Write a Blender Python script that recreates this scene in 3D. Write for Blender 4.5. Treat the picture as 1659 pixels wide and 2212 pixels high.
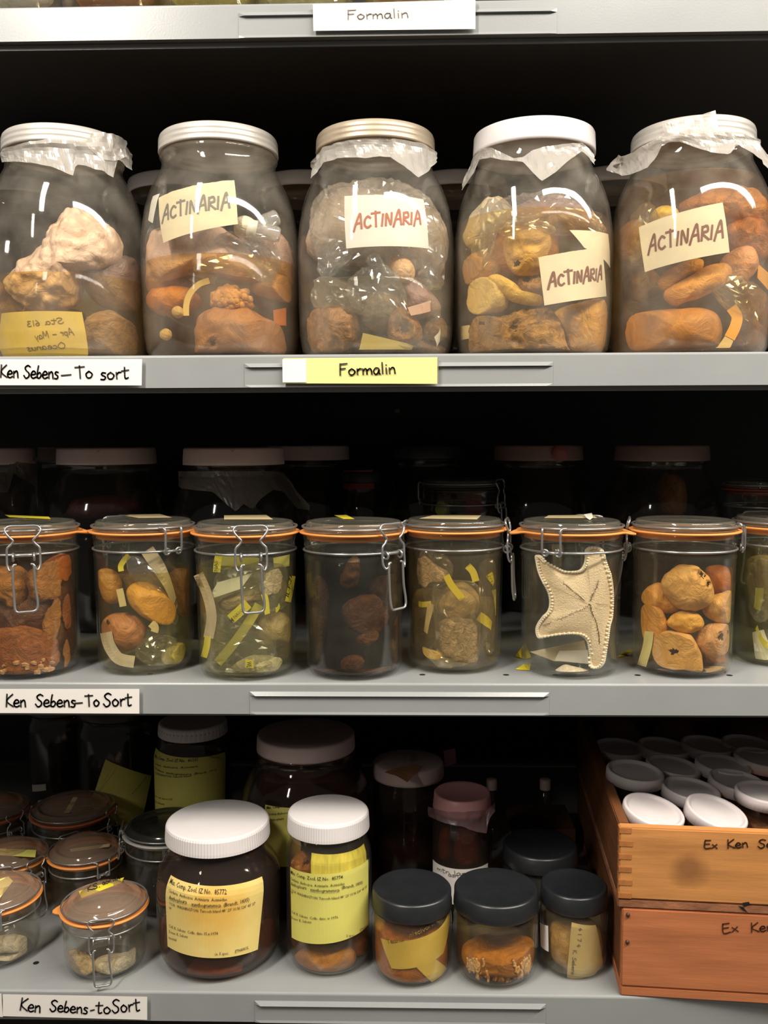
import bpy, bmesh, math, random
from mathutils import Vector, noise
random.seed(7)
for o in list(bpy.data.objects): bpy.data.objects.remove(o, do_unlink=True)
SC = bpy.context.scene
COL = SC.collection
PI = math.pi

# ------------------------------------------------------------------ camera
EYE = 1.45
CAM = Vector((0, -.87, EYE))
FPX, PITCH, YAW, ROLL = 1950.0, .0819, .0237, -.0039
_cp, _sp, _cy, _sy, _cr, _sr = (math.cos(PITCH), math.sin(PITCH), math.cos(YAW), math.sin(YAW), math.cos(ROLL), math.sin(ROLL))
FW = Vector((-_sy*_cp, _cy*_cp, -_sp)); _rt = Vector((_cy, _sy, 0)); _up = _rt.cross(FW)
RT = _rt*_cr + _up*_sr; UP = _up*_cr - _rt*_sr
cd = bpy.data.cameras.new('camera'); cam = bpy.data.objects.new('camera', cd); COL.objects.link(cam)
cd.sensor_fit = 'HORIZONTAL'; cd.sensor_width = 36; cd.lens = 36*FPX/1659; cd.clip_start = .02
from mathutils import Matrix
m3 = Matrix((RT, UP, -FW)).transposed()
cam.matrix_world = Matrix.Translation(CAM) @ m3.to_4x4()
SC.camera = cam

# ------------------------------------------------------------------ world, lamps, exposure
W = bpy.data.worlds.new('room_ambient'); SC.world = W; W.use_nodes = True
W.node_tree.nodes['Background'].inputs[0].default_value = (1.0, .93, .86, 1)
W.node_tree.nodes['Background'].inputs[1].default_value = .045
def area(name, loc, target, sx, sy, power, color=(1, .93, .82)):
    l = bpy.data.lights.new(name, 'AREA'); l.shape = 'RECTANGLE'; l.size = sx; l.size_y = sy
    l.energy = power; l.color = color
    o = bpy.data.objects.new(name, l); COL.objects.link(o); o.location = loc
    d = Vector(target) - Vector(loc)
    o.rotation_euler = d.to_track_quat('-Z', 'Y').to_euler()
    return o
area('ceiling_lamp', (-.62, -.86, EYE+1.02), (-.45, -.2, EYE+.1), .13, .6, 15)
area('ceiling_lamp', (1.22, -.50, EYE+1.00), (1.10, -.22, EYE+.0), 2.1, .12, 42)
area('ceiling_lamp', (-1.6, -2.3, EYE+1.20), (-.8, -.6, EYE+.2), .13, .55, 7)
SC.view_settings.view_transform = 'Standard'; SC.view_settings.look = 'None'
SC.view_settings.gamma = 1; SC.view_settings.exposure = 0.5
SC.cycles.transparent_max_bounces = 40
SC.cycles.max_bounces = 8

# ------------------------------------------------------------------ pixel rays (placing only)
def ray(px, py): return FW + RT*((px-829.5)/FPX) - UP*((py-1106)/FPX)
def onY(px, py, Y):
    d = ray(px, py); return CAM + d*((Y-CAM.y)/d.y)
def onZ(px, py, Z):
    d = ray(px, py); return CAM + d*((Z-CAM.z)/d.z)
SH = [EYE+.4023, EYE+.0799, EYE-.2404, EYE-.5608]

# ------------------------------------------------------------------ materials
def lin(c):
    return tuple((x/255/12.92 if x/255 <= .04045 else ((x/255+.055)/1.055)**2.4) for x in c)
MATS = {}
def newmat(name):
    m = bpy.data.materials.new(name); m.use_nodes = True
    nt = m.node_tree; nt.nodes.clear()
    out = nt.nodes.new('ShaderNodeOutputMaterial')
    return m, nt, out
def N(nt, t, **kw):
    n = nt.nodes.new(t)
    for k, v in kw.items():
        if k in n.inputs: n.inputs[k].default_value = v
        else: setattr(n, k, v)
    return n
def L(nt, a, b): nt.links.new(a, b)
def principled(name, c, rough=.5, metal=0, var=0, scale=40, bump=0, bscale=200, spec=.5, stretch=None, trans=0, coords='Object', spots=None, detail=4, sub=0):
    """solid surface: colour c (sRGB 0-255) with noise variation and fine bump"""
    if name in MATS: return MATS[name]
    m, nt, out = newmat(name)
    b = N(nt, 'ShaderNodeBsdfPrincipled', Roughness=rough, Metallic=metal)
    b.inputs['Specular IOR Level'].default_value = spec
    col = lin(c)
    tc = N(nt, 'ShaderNodeTexCoord'); vec = tc.outputs[coords]
    if stretch:
        mp = N(nt, 'ShaderNodeMapping'); mp.inputs['Scale'].default_value = stretch
        L(nt, vec, mp.inputs['Vector']); vec = mp.outputs['Vector']
    last = None
    if var:
        nz = N(nt, 'ShaderNodeTexNoise', Scale=scale, Detail=detail, Roughness=.6); L(nt, vec, nz.inputs['Vector'])
        cr = N(nt, 'ShaderNodeValToRGB'); L(nt, nz.outputs['Fac'], cr.inputs['Fac'])
        lo = tuple(max(0, x*(1-var*1.15)) for x in col); hi = tuple(min(1, x*(1+var*.8)) for x in col)
        cr.color_ramp.elements[0].position = .3; cr.color_ramp.elements[1].position = .72
        cr.color_ramp.elements[0].color = lo+(1,); cr.color_ramp.elements[1].color = hi+(1,)
        last = cr.outputs['Color']
    if spots:
        sc, thr, c2 = spots
        n2 = N(nt, 'ShaderNodeTexNoise', Scale=sc, Detail=3, Roughness=.6); L(nt, vec, n2.inputs['Vector'])
        r2 = N(nt, 'ShaderNodeValToRGB'); L(nt, n2.outputs['Fac'], r2.inputs['Fac'])
        r2.color_ramp.elements[0].position = thr; r2.color_ramp.elements[1].position = min(1, thr+.08)
        r2.color_ramp.elements[0].color = (0, 0, 0, 1); r2.color_ramp.elements[1].color = (1, 1, 1, 1)
        mx = N(nt, 'ShaderNodeMix', data_type='RGBA'); L(nt, r2.outputs['Color'], mx.inputs[0])
        if last: L(nt, last, mx.inputs[6])
        else: mx.inputs[6].default_value = col+(1,)
        mx.inputs[7].default_value = lin(c2)+(1,); last = mx.outputs[2]
    if last: L(nt, last, b.inputs['Base Color'])
    else: b.inputs['Base Color'].default_value = col+(1,)
    if bump:
        nb = N(nt, 'ShaderNodeTexNoise', Scale=bscale, Detail=5, Roughness=.6); L(nt, vec, nb.inputs['Vector'])
        bp = N(nt, 'ShaderNodeBump', Strength=bump, Distance=.0012); L(nt, nb.outputs['Fac'], bp.inputs['Height'])
        L(nt, bp.outputs['Normal'], b.inputs['Normal'])
    if sub:
        b.inputs['Subsurface Weight'].default_value = sub; b.inputs['Subsurface Scale'].default_value = .008
        b.inputs['Subsurface Radius'].default_value = (1, .5, .25)
    sh = b.outputs[0]
    if trans:
        t = N(nt, 'ShaderNodeBsdfTranslucent'); t.inputs['Color'].default_value = col+(1,)
        if last: L(nt, last, t.inputs['Color'])
        mx = N(nt, 'ShaderNodeMixShader'); mx.inputs[0].default_value = trans
        L(nt, sh, mx.inputs[1]); L(nt, t.outputs[0], mx.inputs[2]); sh = mx.outputs[0]
    L(nt, sh, out.inputs['Surface']); MATS[name] = m
    return m
def clear(name, tint, haze=.0, hazec=(200, 195, 185), refl=.9, base=.03, rough=.05, power=4.0, trl=0, hazevar=0, bump=0, bscale=60):
    """thin clear sheet of glass / film / liquid boundary: see-through with a Schlick reflection and a diffuse haze"""
    if name in MATS: return MATS[name]
    m, nt, out = newmat(name)
    if 'fluid' in name: tint = tuple(x**.8 for x in tint); haze = haze*1.15
    t = N(nt, 'ShaderNodeBsdfTransparent'); t.inputs['Color'].default_value = tuple(tint)+(1,)
    g = N(nt, 'ShaderNodeBsdfAnisotropic', Roughness=rough); g.inputs['Color'].default_value = (.95, .95, .95, 1)
    lw = N(nt, 'ShaderNodeLayerWeight'); lw.inputs['Blend'].default_value = .5
    if bump:
        tc = N(nt, 'ShaderNodeTexCoord')
        nb = N(nt, 'ShaderNodeTexNoise', Scale=bscale, Detail=3); L(nt, tc.outputs['Object'], nb.inputs['Vector'])
        bp = N(nt, 'ShaderNodeBump', Strength=bump, Distance=.003); L(nt, nb.outputs['Fac'], bp.inputs['Height'])
        L(nt, bp.outputs['Normal'], g.inputs['Normal'])
    p = N(nt, 'ShaderNodeMath', operation='POWER'); L(nt, lw.outputs['Facing'], p.inputs[0]); p.inputs[1].default_value = power
    ma = N(nt, 'ShaderNodeMath', operation='MULTIPLY_ADD'); L(nt, p.outputs[0], ma.inputs[0])
    ma.inputs[1].default_value = refl-base; ma.inputs[2].default_value = base
    sh = t.outputs[0]
    if haze:
        d = N(nt, 'ShaderNodeBsdfDiffuse'); d.inputs['Color'].default_value = lin(hazec)+(1,)
        if trl:
            tr = N(nt, 'ShaderNodeBsdfTranslucent'); tr.inputs['Color'].default_value = lin(hazec)+(1,)
            md = N(nt, 'ShaderNodeMixShader'); md.inputs[0].default_value = trl
            L(nt, d.outputs[0], md.inputs[1]); L(nt, tr.outputs[0], md.inputs[2]); d = md
        mh = N(nt, 'ShaderNodeMixShader'); mh.inputs[0].default_value = haze
        if hazevar:
            tc = N(nt, 'ShaderNodeTexCoord')
            nz = N(nt, 'ShaderNodeTexNoise', Scale=28, Detail=4); L(nt, tc.outputs['Object'], nz.inputs['Vector'])
            mr = N(nt, 'ShaderNodeMapRange'); L(nt, nz.outputs['Fac'], mr.inputs['Value'])
            mr.inputs['From Min'].default_value = .3; mr.inputs['From Max'].default_value = .7
            mr.inputs['To Min'].default_value = haze*(1-hazevar); mr.inputs['To Max'].default_value = min(1, haze*(1+hazevar))
            L(nt, mr.outputs[0], mh.inputs[0])
        L(nt, sh, mh.inputs[1]); L(nt, d.outputs[0], mh.inputs[2]); sh = mh.outputs[0]
    mx = N(nt, 'ShaderNodeMixShader'); L(nt, ma.outputs[0], mx.inputs[0]); L(nt, sh, mx.inputs[1]); L(nt, g.outputs[0], mx.inputs[2])
    L(nt, mx.outputs[0], out.inputs['Surface']); MATS[name] = m
    return m

enamel = principled('grey_shelf_enamel', (152, 154, 155), .27, var=.05, scale=9, bump=.05, bscale=500, spec=.5)
underm = principled('shaded_shelf_underside', (58, 54, 50), .5)  # same steel as the deck; the shade below is put into this colour
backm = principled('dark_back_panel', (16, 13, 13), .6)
floorm = principled('vinyl_floor', (120, 112, 100), .5, var=.1, scale=4)
holem = principled('hole_black', (8, 8, 8), .9)
glass_big = clear('dusty_jar_glass', (.985, .985, .975), haze=.062, hazec=(210, 202, 188), refl=.6, base=.025, rough=.045, hazevar=.7)  # haze stands for dust and a painted-in reflection of the bright room
glass = clear('jar_glass', (.982, .982, .968), haze=.022, hazec=(190, 190, 175), refl=.65, base=.04, rough=.04, hazevar=.4)
glass_lid = clear('lid_glass', (.90, .91, .88), haze=.28, hazec=(146, 142, 128), refl=.8, base=.07, rough=.08)
glass_dark = clear('back_jar_glass', (.9, .9, .88), haze=.03, hazec=(120, 115, 105), refl=.5, base=.03, rough=.06)
film = clear('clear_poly_film', (.94, .94, .93), haze=.09, hazec=(228, 222, 212), refl=.8, base=.13, rough=.11, power=2.2, trl=.4)
film_milky = clear('milky_poly_film', (.9, .89, .87), haze=.26, hazec=(228, 218, 204), refl=.75, base=.13, rough=.13, power=2.2, trl=.5)
wrap = clear('white_wrap_film', (.9, .89, .88), haze=.62, hazec=(238, 232, 224), refl=.6, base=.10, rough=.25, power=2.5, trl=.35)
wrap_dull = clear('dull_wrap_film', (.85, .84, .82), haze=.5, hazec=(150, 140, 132), refl=.4, base=.05, rough=.35, power=2.5, trl=.3)
metal_lid = principled('brushed_metal_lid', (222, 216, 208), .38, metal=.35, var=.04, scale=80, bump=.1, bscale=300)
brass_lid = principled('tarnished_metal_lid', (205, 188, 165), .38, metal=.4, var=.08, scale=60, bump=.1, bscale=300)
white_lid = principled('white_plastic_lid', (232, 226, 226), .35, var=.02, scale=30)
pink_lid = principled('pinkish_white_lid', (214, 190, 186), .4, var=.05, scale=25, spots=(60, .72, (90, 70, 66)))  # off-white tinted pink, with dark specks
rose_lid = principled('pinkish_plastic_lid', (205, 150, 148), .35, var=.05, scale=25)
dark_lid = principled('black_plastic_lid', (34, 36, 39), .36, var=.15, scale=60, bump=.05, bscale=900, spec=.7)
rubber = principled('orange_rubber', (246, 158, 82), .45, var=.04, scale=40)
rubber_grey = principled('grey_rubber', (190, 186, 182), .5)
wire = principled('zinc_wire', (175, 175, 174), .3, metal=.75)
paper = principled('white_paper', (246, 240, 226), .7, var=.02, scale=30, trans=.15)
paper_cream = principled('cream_paper', (243, 226, 186), .7, var=.05, scale=20, trans=.15)
paper_tag = principled('white_shelf_card', (244, 238, 232), .55, var=.015, scale=12)
paper_pale = principled('pale_yellow_card', (250, 238, 150), .55, var=.02, scale=12)
paper_yel = principled('yellow_paper', (236, 200, 78), .7, var=.14, scale=18, trans=.2)
paper_yel2 = principled('lemon_label_paper', (226, 218, 112), .6, var=.10, scale=14)
paper_amber = principled('aged_label_paper', (238, 212, 130), .6, var=.08, scale=14)
paper_old = principled('old_specimen_paper', (205, 185, 140), .7, var=.12, scale=60)
tape_yel = principled('yellow_tape', (232, 214, 60), .5, var=.06, scale=50)
tag_orange = principled('orange_paper', (205, 125, 45), .7, var=.1, scale=40)
ink = principled('black_ink', (42, 38, 36), .6)
ink_brown = principled('brown_marker', (120, 74, 52), .6)
ink_red = principled('faded_red_marker', (170, 96, 66), .6)
ink_grey = principled('grey_pencil', (120, 112, 98), .6)
ink_olive = principled('faded_pencil', (128, 100, 28), .6)
wood = principled('pine_box_wood', (203, 140, 80), .5, var=.22, scale=7, stretch=(1.2, 3, 16), bump=.12, bscale=40, detail=6, spots=(3.2, .70, (170, 118, 74)))
wood2 = principled('reddish_box_wood', (189, 116, 74), .5, var=.2, scale=7, stretch=(1.2, 3, 16), bump=.12, bscale=40, detail=6, spots=(4.2, .73, (160, 100, 66)))
wood_raw = principled('rough_split_wood', (150, 98, 66), .8, var=.4, scale=30, stretch=(1, 1, 2), bump=.9, bscale=60)
wood_dark = principled('shaded_box_side', (120, 74, 42), .55, var=.25, scale=8, stretch=(3, 1.2, 14), bump=.15, bscale=40)  # side and back boards, their shade painted into the wood colour
endgrain = principled('dark_end_grain', (178, 114, 60), .6, var=.3, scale=40, bump=.3, bscale=80)
ink_wood = principled('burnt_brown_marker', (70, 38, 20), .6)

SPEC = {}
def flesh(c, var=.28, scale=45, bump=.5, bscale=120, rough=.34, spots=None, warts=0, stretch=None):
    """preserved tissue: one relief drives both the bump and the colour, darker in its hollows, with a finer grain on top"""
    k = 'preserved_tissue_%d_%d_%d_%d_%d%s' % (c[0], c[1], c[2], int(scale), int(warts), 's' if spots else '')
    if k in MATS: return MATS[k]
    m, nt, out = newmat(k)
    b = N(nt, 'ShaderNodeBsdfPrincipled', Roughness=rough); b.inputs['Specular IOR Level'].default_value = .45
    g = sum(c)/3; c = tuple(min(255, (x*.86+g*.14)*1.07+4) for x in c); col = lin(c)
    tc = N(nt, 'ShaderNodeTexCoord'); vec = tc.outputs['Object']
    if stretch:
        mp = N(nt, 'ShaderNodeMapping'); mp.inputs['Scale'].default_value = stretch; L(nt, vec, mp.inputs['Vector']); vec = mp.outputs['Vector']
    n1 = N(nt, 'ShaderNodeTexNoise', Scale=scale*1.3, Detail=6, Roughness=.62, Distortion=1.1); L(nt, vec, n1.inputs['Vector'])
    h = n1.outputs['Fac']
    if warts:
        vo = N(nt, 'ShaderNodeTexVoronoi', feature='SMOOTH_F1', Scale=warts); vo.inputs['Smoothness'].default_value = .35; L(nt, vec, vo.inputs['Vector'])
        sb = N(nt, 'ShaderNodeMath', operation='MULTIPLY_ADD'); L(nt, vo.outputs['Distance'], sb.inputs[0]); sb.inputs[1].default_value = -.8; L(nt, h, sb.inputs[2])
        ad = N(nt, 'ShaderNodeMath', operation='ADD'); L(nt, sb.outputs[0], ad.inputs[0]); ad.inputs[1].default_value = .32; h = ad.outputs[0]
    cr = N(nt, 'ShaderNodeValToRGB'); L(nt, h, cr.inputs['Fac'])
    e = cr.color_ramp.elements; e[0].position = .3; e[1].position = .7
    e[0].color = tuple(max(0, x*(1-var*1.5)) for x in col)+(1,); e[1].color = tuple(min(1, x*(1+var*.7)) for x in col)+(1,)
    L(nt, cr.outputs['Color'], b.inputs['Base Color'])
    n2 = N(nt, 'ShaderNodeTexNoise', Scale=bscale*3, Detail=4, Roughness=.6); L(nt, vec, n2.inputs['Vector'])
    b1 = N(nt, 'ShaderNodeBump', Strength=min(1, .45+bump*.5), Distance=.0055 if warts else .006); L(nt, h, b1.inputs['Height'])
    b2 = N(nt, 'ShaderNodeBump', Strength=.3*bump+.1, Distance=.0008); L(nt, n2.outputs['Fac'], b2.inputs['Height']); L(nt, b1.outputs['Normal'], b2.inputs['Normal'])
    L(nt, b2.outputs['Normal'], b.inputs['Normal']); L(nt, b.outputs[0], out.inputs['Surface']); MATS[k] = m
    return m
dark_pit = principled('dark_cavity', (58, 32, 20), .5, var=.4, scale=200)

# ------------------------------------------------------------------ mesh helpers
def mk(name, verts, faces, mat, parent=None, smooth=True, loc=None):
    """link one mesh object; verts are world coordinates"""
    o0 = Vector(parent['_loc']) if parent is not None else (Vector(loc) if loc is not None else sum((Vector(v) for v in verts), Vector())/len(verts))
    me = bpy.data.meshes.new(name)
    me.from_pydata([tuple(Vector(v)-o0) for v in verts], [], faces)
    mats = mat if isinstance(mat, (list, tuple)) else [mat]
    for m in mats: me.materials.append(m)
    if smooth: me.polygons.foreach_set('use_smooth', [True]*len(me.polygons))
    me.update()
    o = bpy.data.objects.new(name, me); COL.objects.link(o)
    o['_loc'] = list(o0 if parent is None else Vector(parent['_loc']))
    if parent is not None: o.parent = parent
    else: o.location = o0
    return o
def empty(name, loc):
    o = bpy.data.objects.new(name, None); COL.objects.link(o); o.location = loc; o['_loc'] = list(loc); o.empty_display_size = .02
    return o
def tag(o, label, cat, group=None):
    o['label'] = label; o['category'] = cat
    if group: o['group'] = group
    return o
def lathe_vf(c, prof, seg=56, ribs=0):
    vs, fs = [], []
    n = len(prof)
    for i in range(seg):
        a = 2*PI*i/seg; ca, sa = math.cos(a), math.sin(a)
        for (z, r) in prof:
            rr = r*(1-ribs*(i % 2)) if r > .02 else r
            vs.append((c[0]+rr*ca, c[1]+rr*sa, c[2]+z))
    for i in range(seg):
        j = (i+1) % seg
        for k in range(n-1): fs.append((i*n+k, j*n+k, j*n+k+1, i*n+k+1))
    return vs, fs
def lathe(name, c, prof, mat, parent=None, seg=56, ribs=0, smooth=True):
    vs, fs = lathe_vf(c, prof, seg, ribs)
    o = mk(name, vs, fs, mat, parent, smooth)
    return o
def spline(pts, closed=False, k=6):
    P = [Vector(p) for p in pts]; n = len(P); out = []
    rng = range(n) if closed else range(n-1)
    for i in rng:
        if closed: a, b, c, d = P[i-1], P[i], P[(i+1) % n], P[(i+2) % n]
        else: a, b, c, d = P[max(i-1, 0)], P[i], P[i+1], P[min(i+2, n-1)]
        for j in range(k):
            t = j/k; t2, t3 = t*t, t*t*t
            out.append(.5*((2*b)+(c-a)*t+(2*a-5*b+4*c-d)*t2+(3*b-a-3*c+d)*t3))
    if not closed: out.append(P[-1])
    return out
def tube_vf(pts, r, closed=False, sides=8):
    P = [Vector(p) for p in pts]; n = len(P); vs, fs = [], []
    up = Vector((.31, .22, .92)).normalized(); prev = None
    for i in range(n):
        if closed: d = P[(i+1) % n]-P[i-1]
        else: d = P[min(i+1, n-1)]-P[max(i-1, 0)]
        d.normalize()
        if prev is None:
            u = d.cross(up); u = u if u.length > 1e-3 else d.cross(Vector((1, 0, 0)))
        else: u = prev-d*prev.dot(d)
        u.normalize(); prev = u; v = d.cross(u)
        for k in range(sides):
            a = 2*PI*k/sides; vs.append(P[i]+u*(r*math.cos(a))+v*(r*math.sin(a)))
    m = n if closed else n-1
    for i in range(m):
        j = (i+1) % n
        for k in range(sides):
            l = (k+1) % sides; fs.append((i*sides+k, i*sides+l, j*sides+l, j*sides+k))
    if not closed:
        fs.append(tuple(range(sides))[::-1]); fs.append(tuple((n-1)*sides+k for k in range(sides)))
    return vs, fs
def tube(name, pts, r, mat, parent=None, closed=False, sides=8):
    vs, fs = tube_vf(pts, r, closed, sides); return mk(name, vs, fs, mat, parent)
def merge(parts):
    V, F = [], []
    for vs, fs in parts:
        b = len(V); V += list(vs); F += [tuple(i+b for i in f) for f in fs]
    return V, F
def box_vf(x0, x1, y0, y1, z0, z1):
    vs = [(x, y, z) for z in (z0, z1) for y in (y0, y1) for x in (x0, x1)]
    fs = [(0, 2, 3, 1), (4, 5, 7, 6), (0, 1, 5, 4), (2, 6, 7, 3), (0, 4, 6, 2), (1, 3, 7, 5)]
    return vs, fs
def nz(p, f): return noise.noise(Vector(p)*f)

# ------------------------------------------------------------------ setting
def structure(o): o['kind'] = 'structure'; return o
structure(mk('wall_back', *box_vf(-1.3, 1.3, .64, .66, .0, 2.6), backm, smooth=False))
structure(mk('floor', *box_vf(-2.5, 2.5, -2.2, .9, -.02, 0), floorm, smooth=False))

def shelf(i, label):
    z = SH[i]; root = empty('steel_shelf', (0, 0, z))
    tag(root, label, 'shelf', 'grey steel shelves of the rack')
    X0, X1 = -1.25, 1.25
    # deck: one folded sheet, front nose slightly rounded
    prof = [(.635, -.003), (.635, 0), (.0024, 0), (.0015, -.0002), (.0007, -.0007), (.0002, -.0015), (.0, -.0024), (.0, -.0312), (.009, -.0312), (.009, -.0357), (.0105, -.0357), (.0105, -.029), (.0025, -.029), (.0025, -.003)]
    vs = [(x, y, z+zz) for x in (X0, X1) for (y, zz) in prof]; n = len(prof)
    fs = [(k, (k+1) % n, n+(k+1) % n, n+k) for k in range(n)]
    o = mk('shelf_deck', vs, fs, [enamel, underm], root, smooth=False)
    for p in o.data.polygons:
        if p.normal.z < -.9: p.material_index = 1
    # pressed label holder: raised plate and two mitred lips
    xl, xr = -.1538, .1406
    hp = mk('holder_plate', *box_vf(xl, xr, -.0006, 0, z-.0312, z-.0085), enamel, root, smooth=False)
    for (za, zb, out, nm) in ((-.0085, -.0122, .0034, 'upper_lip'), (-.0288, -.0312, .0014, 'lower_lip')):
        up_ = nm == 'upper_lip'
        A = [(xl, -.0006, z+za), (xr, -.0006, z+za), (xr-.006, -out, z+zb), (xl+.006, -out, z+zb),
             (xl, -.0006, z+zb+(.0 if up_ else 0)), (xr, -.0006, z+zb)]
        F = [(0, 3, 2, 1), (3, 4, 5, 2), (0, 4, 3), (1, 2, 5), (0, 1, 5, 4)]
        mk(nm, A, F, enamel, hp, smooth=False)
    # punched holes near the front edge
    xs = [-.361, -.262, -.0795, -.066, .017, .102, .152, .2348, .327] if i == 2 else [-.3976, -.302, -.108, .1]
    for x in xs:
        y = .033 if i == 2 else .048
        lathe('punched_hole', (x, y, z+.00012), [(0, .0032), (.00006, .0030), (.00006, .00001)], holem, root, seg=16)
    return root
shelf(0, 'uppermost grey steel shelf cut off by the top of the photo')
shelf(1, 'grey steel shelf carrying the row of five large wide jars')
shelf(2, 'grey steel shelf under the row of clip-top jars with orange rings')
shelf(3, 'lowest grey steel shelf under the wooden boxes and black-lidded jars')

# ------------------------------------------------------------------ writing
GL = {
 'K': (.62, [[(.10, 1), (.06, 0)], [(.55, 1), (.09, .46), (.6, .02)]]),
 'e': (.52, [[(.05, .27), (.40, .33), (.36, .52), (.2, .55), (.05, .33), (.08, .08), (.26, 0), (.48, .1)]]),
 'n': (.52, [[(.06, .52), (.08, 0)], [(.08, .33), (.25, .53), (.38, .45), (.44, 0)]]),
 'S': (.62, [[(.58, .88), (.36, 1), (.14, .84), (.2, .62), (.46, .38), (.44, .1), (.2, -.02), (.02, .2)]]),
 'b': (.50, [[(.16, 1), (.08, .5), (.06, .03)], [(.07, .3), (.27, .46), (.4, .26), (.27, .02), (.08, .04)]]),
 's': (.44, [[(.38, .5), (.18, .54), (.12, .38), (.34, .2), (.28, .0), (.05, .02)]]),
 '-': (.62, [[(.06, .3), (.52, .34)]]),
 'T': (.66, [[(.0, .9), (.62, .92)], [(.3, 1.02), (.32, 0)]]),
 'o': (.54, [[(.25, .54), (.06, .34), (.12, .05), (.34, .03), (.46, .3), (.25, .54)]]),
 'r': (.42, [[(.08, .52), (.1, 0)], [(.1, .3), (.22, .5), (.38, .5)]]),
 't': (.50, [[(.2, .9), (.2, .1), (.3, 0), (.42, .06)], [(.0, .6), (.46, .66)]]),
 'F': (.60, [[(.08, 1), (.06, 0)], [(.06, .97), (.55, 1.0)], [(.07, .55), (.42, .58)]]),
 'm': (.72, [[(.05, .5), (.06, 0)], [(.06, .3), (.2, .5), (.3, .4), (.32, 0)], [(.32, .3), (.48, .5), (.6, .4), (.64, 0)]]),
 'a': (.54, [[(.4, .5), (.2, .54), (.06, .3), (.12, .04), (.3, .05), (.42, .4), (.42, .08), (.5, 0)]]),
 'l': (.26, [[(.1, 1), (.12, .02)]]),
 'i': (.26, [[(.1, .52), (.12, 0)], [(.1, .78), (.12, .74)]]),
 'x': (.46, [[(.05, .5), (.42, 0)], [(.4, .52), (.03, .02)]]),
 'E': (.62, [[(.1, 1), (.08, .0), (.55, .04)], [(.1, .98), (.52, 1)], [(.1, .52), (.45, .54)]]),
 'A': (.72, [[(.0, -.12), (.22, .5), (.46, 1), (.54, .5), (.58, .0)], [(.16, .34), (.56, .4)]]),
 'C': (.58, [[(.5, .62), (.3, .74), (.1, .5), (.1, .16), (.3, .0), (.52, .1)]]),
 'I': (.30, [[(.18, .78), (.08, 0)]]),
 'N': (.62, [[(.06, .0), (.14, .78), (.42, .05), (.52, .82)]]),
 'R': (.58, [[(.12, .8), (.04, 0)], [(.1, .76), (.42, .8), (.44, .5), (.1, .42), (.5, 0)]]),
 '.': (.24, [[(.08, .04), (.12, .0)]]),
 '6': (.5, [[(.38, .95), (.12, .5), (.1, .1), (.3, 0), (.42, .25), (.28, .42), (.1, .28)]]),
 '1': (.3, [[(.12, .95), (.12, 0)]]),
 '3': (.5, [[(.08, .9), (.36, .92), (.3, .6), (.18, .52), (.4, .4), (.36, .05), (.06, .04)]]),
 'v': (.5, [[(.06, .5), (.22, 0), (.42, .5)]]),
 '7': (.5, [[(.05, .92), (.44, .94), (.2, 0)]]), '4': (.5, [[(.3, .95), (.05, .4), (.46, .42)], [(.34, .6), (.3, 0)]]),
 'p': (.5, [[(.08, .5), (.06, -.35)], [(.08, .35), (.3, .52), (.42, .25), (.25, .0), (.08, .1)]]),
 'M': (.8, [[(.05, 0), (.14, 1), (.38, .3), (.62, 1), (.7, 0)]]), 'y': (.5, [[(.06, .5), (.2, .1)], [(.44, .52), (.14, -.35)]]),
 'O': (.7, [[(.35, 1), (.06, .6), (.14, .05), (.5, .02), (.64, .5), (.35, 1)]]), 'c': (.46, [[(.4, .45), (.2, .54), (.06, .28), (.2, .0), (.42, .08)]]),
 'u': (.52, [[(.06, .5), (.1, .05), (.3, .05), (.4, .5), (.46, 0)]]), 'd': (.5, [[(.38, .4), (.15, .48), (.06, .15), (.25, 0), (.38, .25), (.4, 1), (.44, 0)]]),
 ' ': (.42, []),
}
def cyl(j, p, off):
    q = j.hit(p[0], p[1], off); return math.atan2(q.x-j.ax, -(q.y-j.ay)), q.z
def cylpt(j, th, z, off):
    r = j.r(z)+off; return Vector((j.ax+r*math.sin(th), j.ay-r*math.cos(th), z))
def basis(where, p0, p1, flip=1):
    """local lettering frame (along, up in pixels) -> surface point; where is a function of pixels or a (jar, offset) pair"""
    P0 = Vector(p0); ex = Vector((p1[0]-p0[0], p1[1]-p0[1])); ln = ex.length; ex = ex/ln; ey = Vector((ex.y, -ex.x))*flip
    if isinstance(where, tuple):
        j, off = where; (t0, z0), (t1, z1) = cyl(j, p0, off), cyl(j, p1, off)
        k = (CAM-j.hit(p0[0], p0[1], off)).length/FPX; W_ = abs(t1-t0)*j.r(z0); sl = (z1-z0)/max(1e-5, W_); sg = 1 if t1 > t0 else -1
        def M(a, b): return cylpt(j, t0+(t1-t0)*a/ln-(sl*b*k*flip/j.r(z0))*1.0, z0+(z1-z0)*a/ln+b*k*flip*sg/math.cos(PITCH), off)
    else:
        def M(a, b):
            q = P0+ex*a+ey*b; return where(q.x, q.y)
    return M, ln
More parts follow.
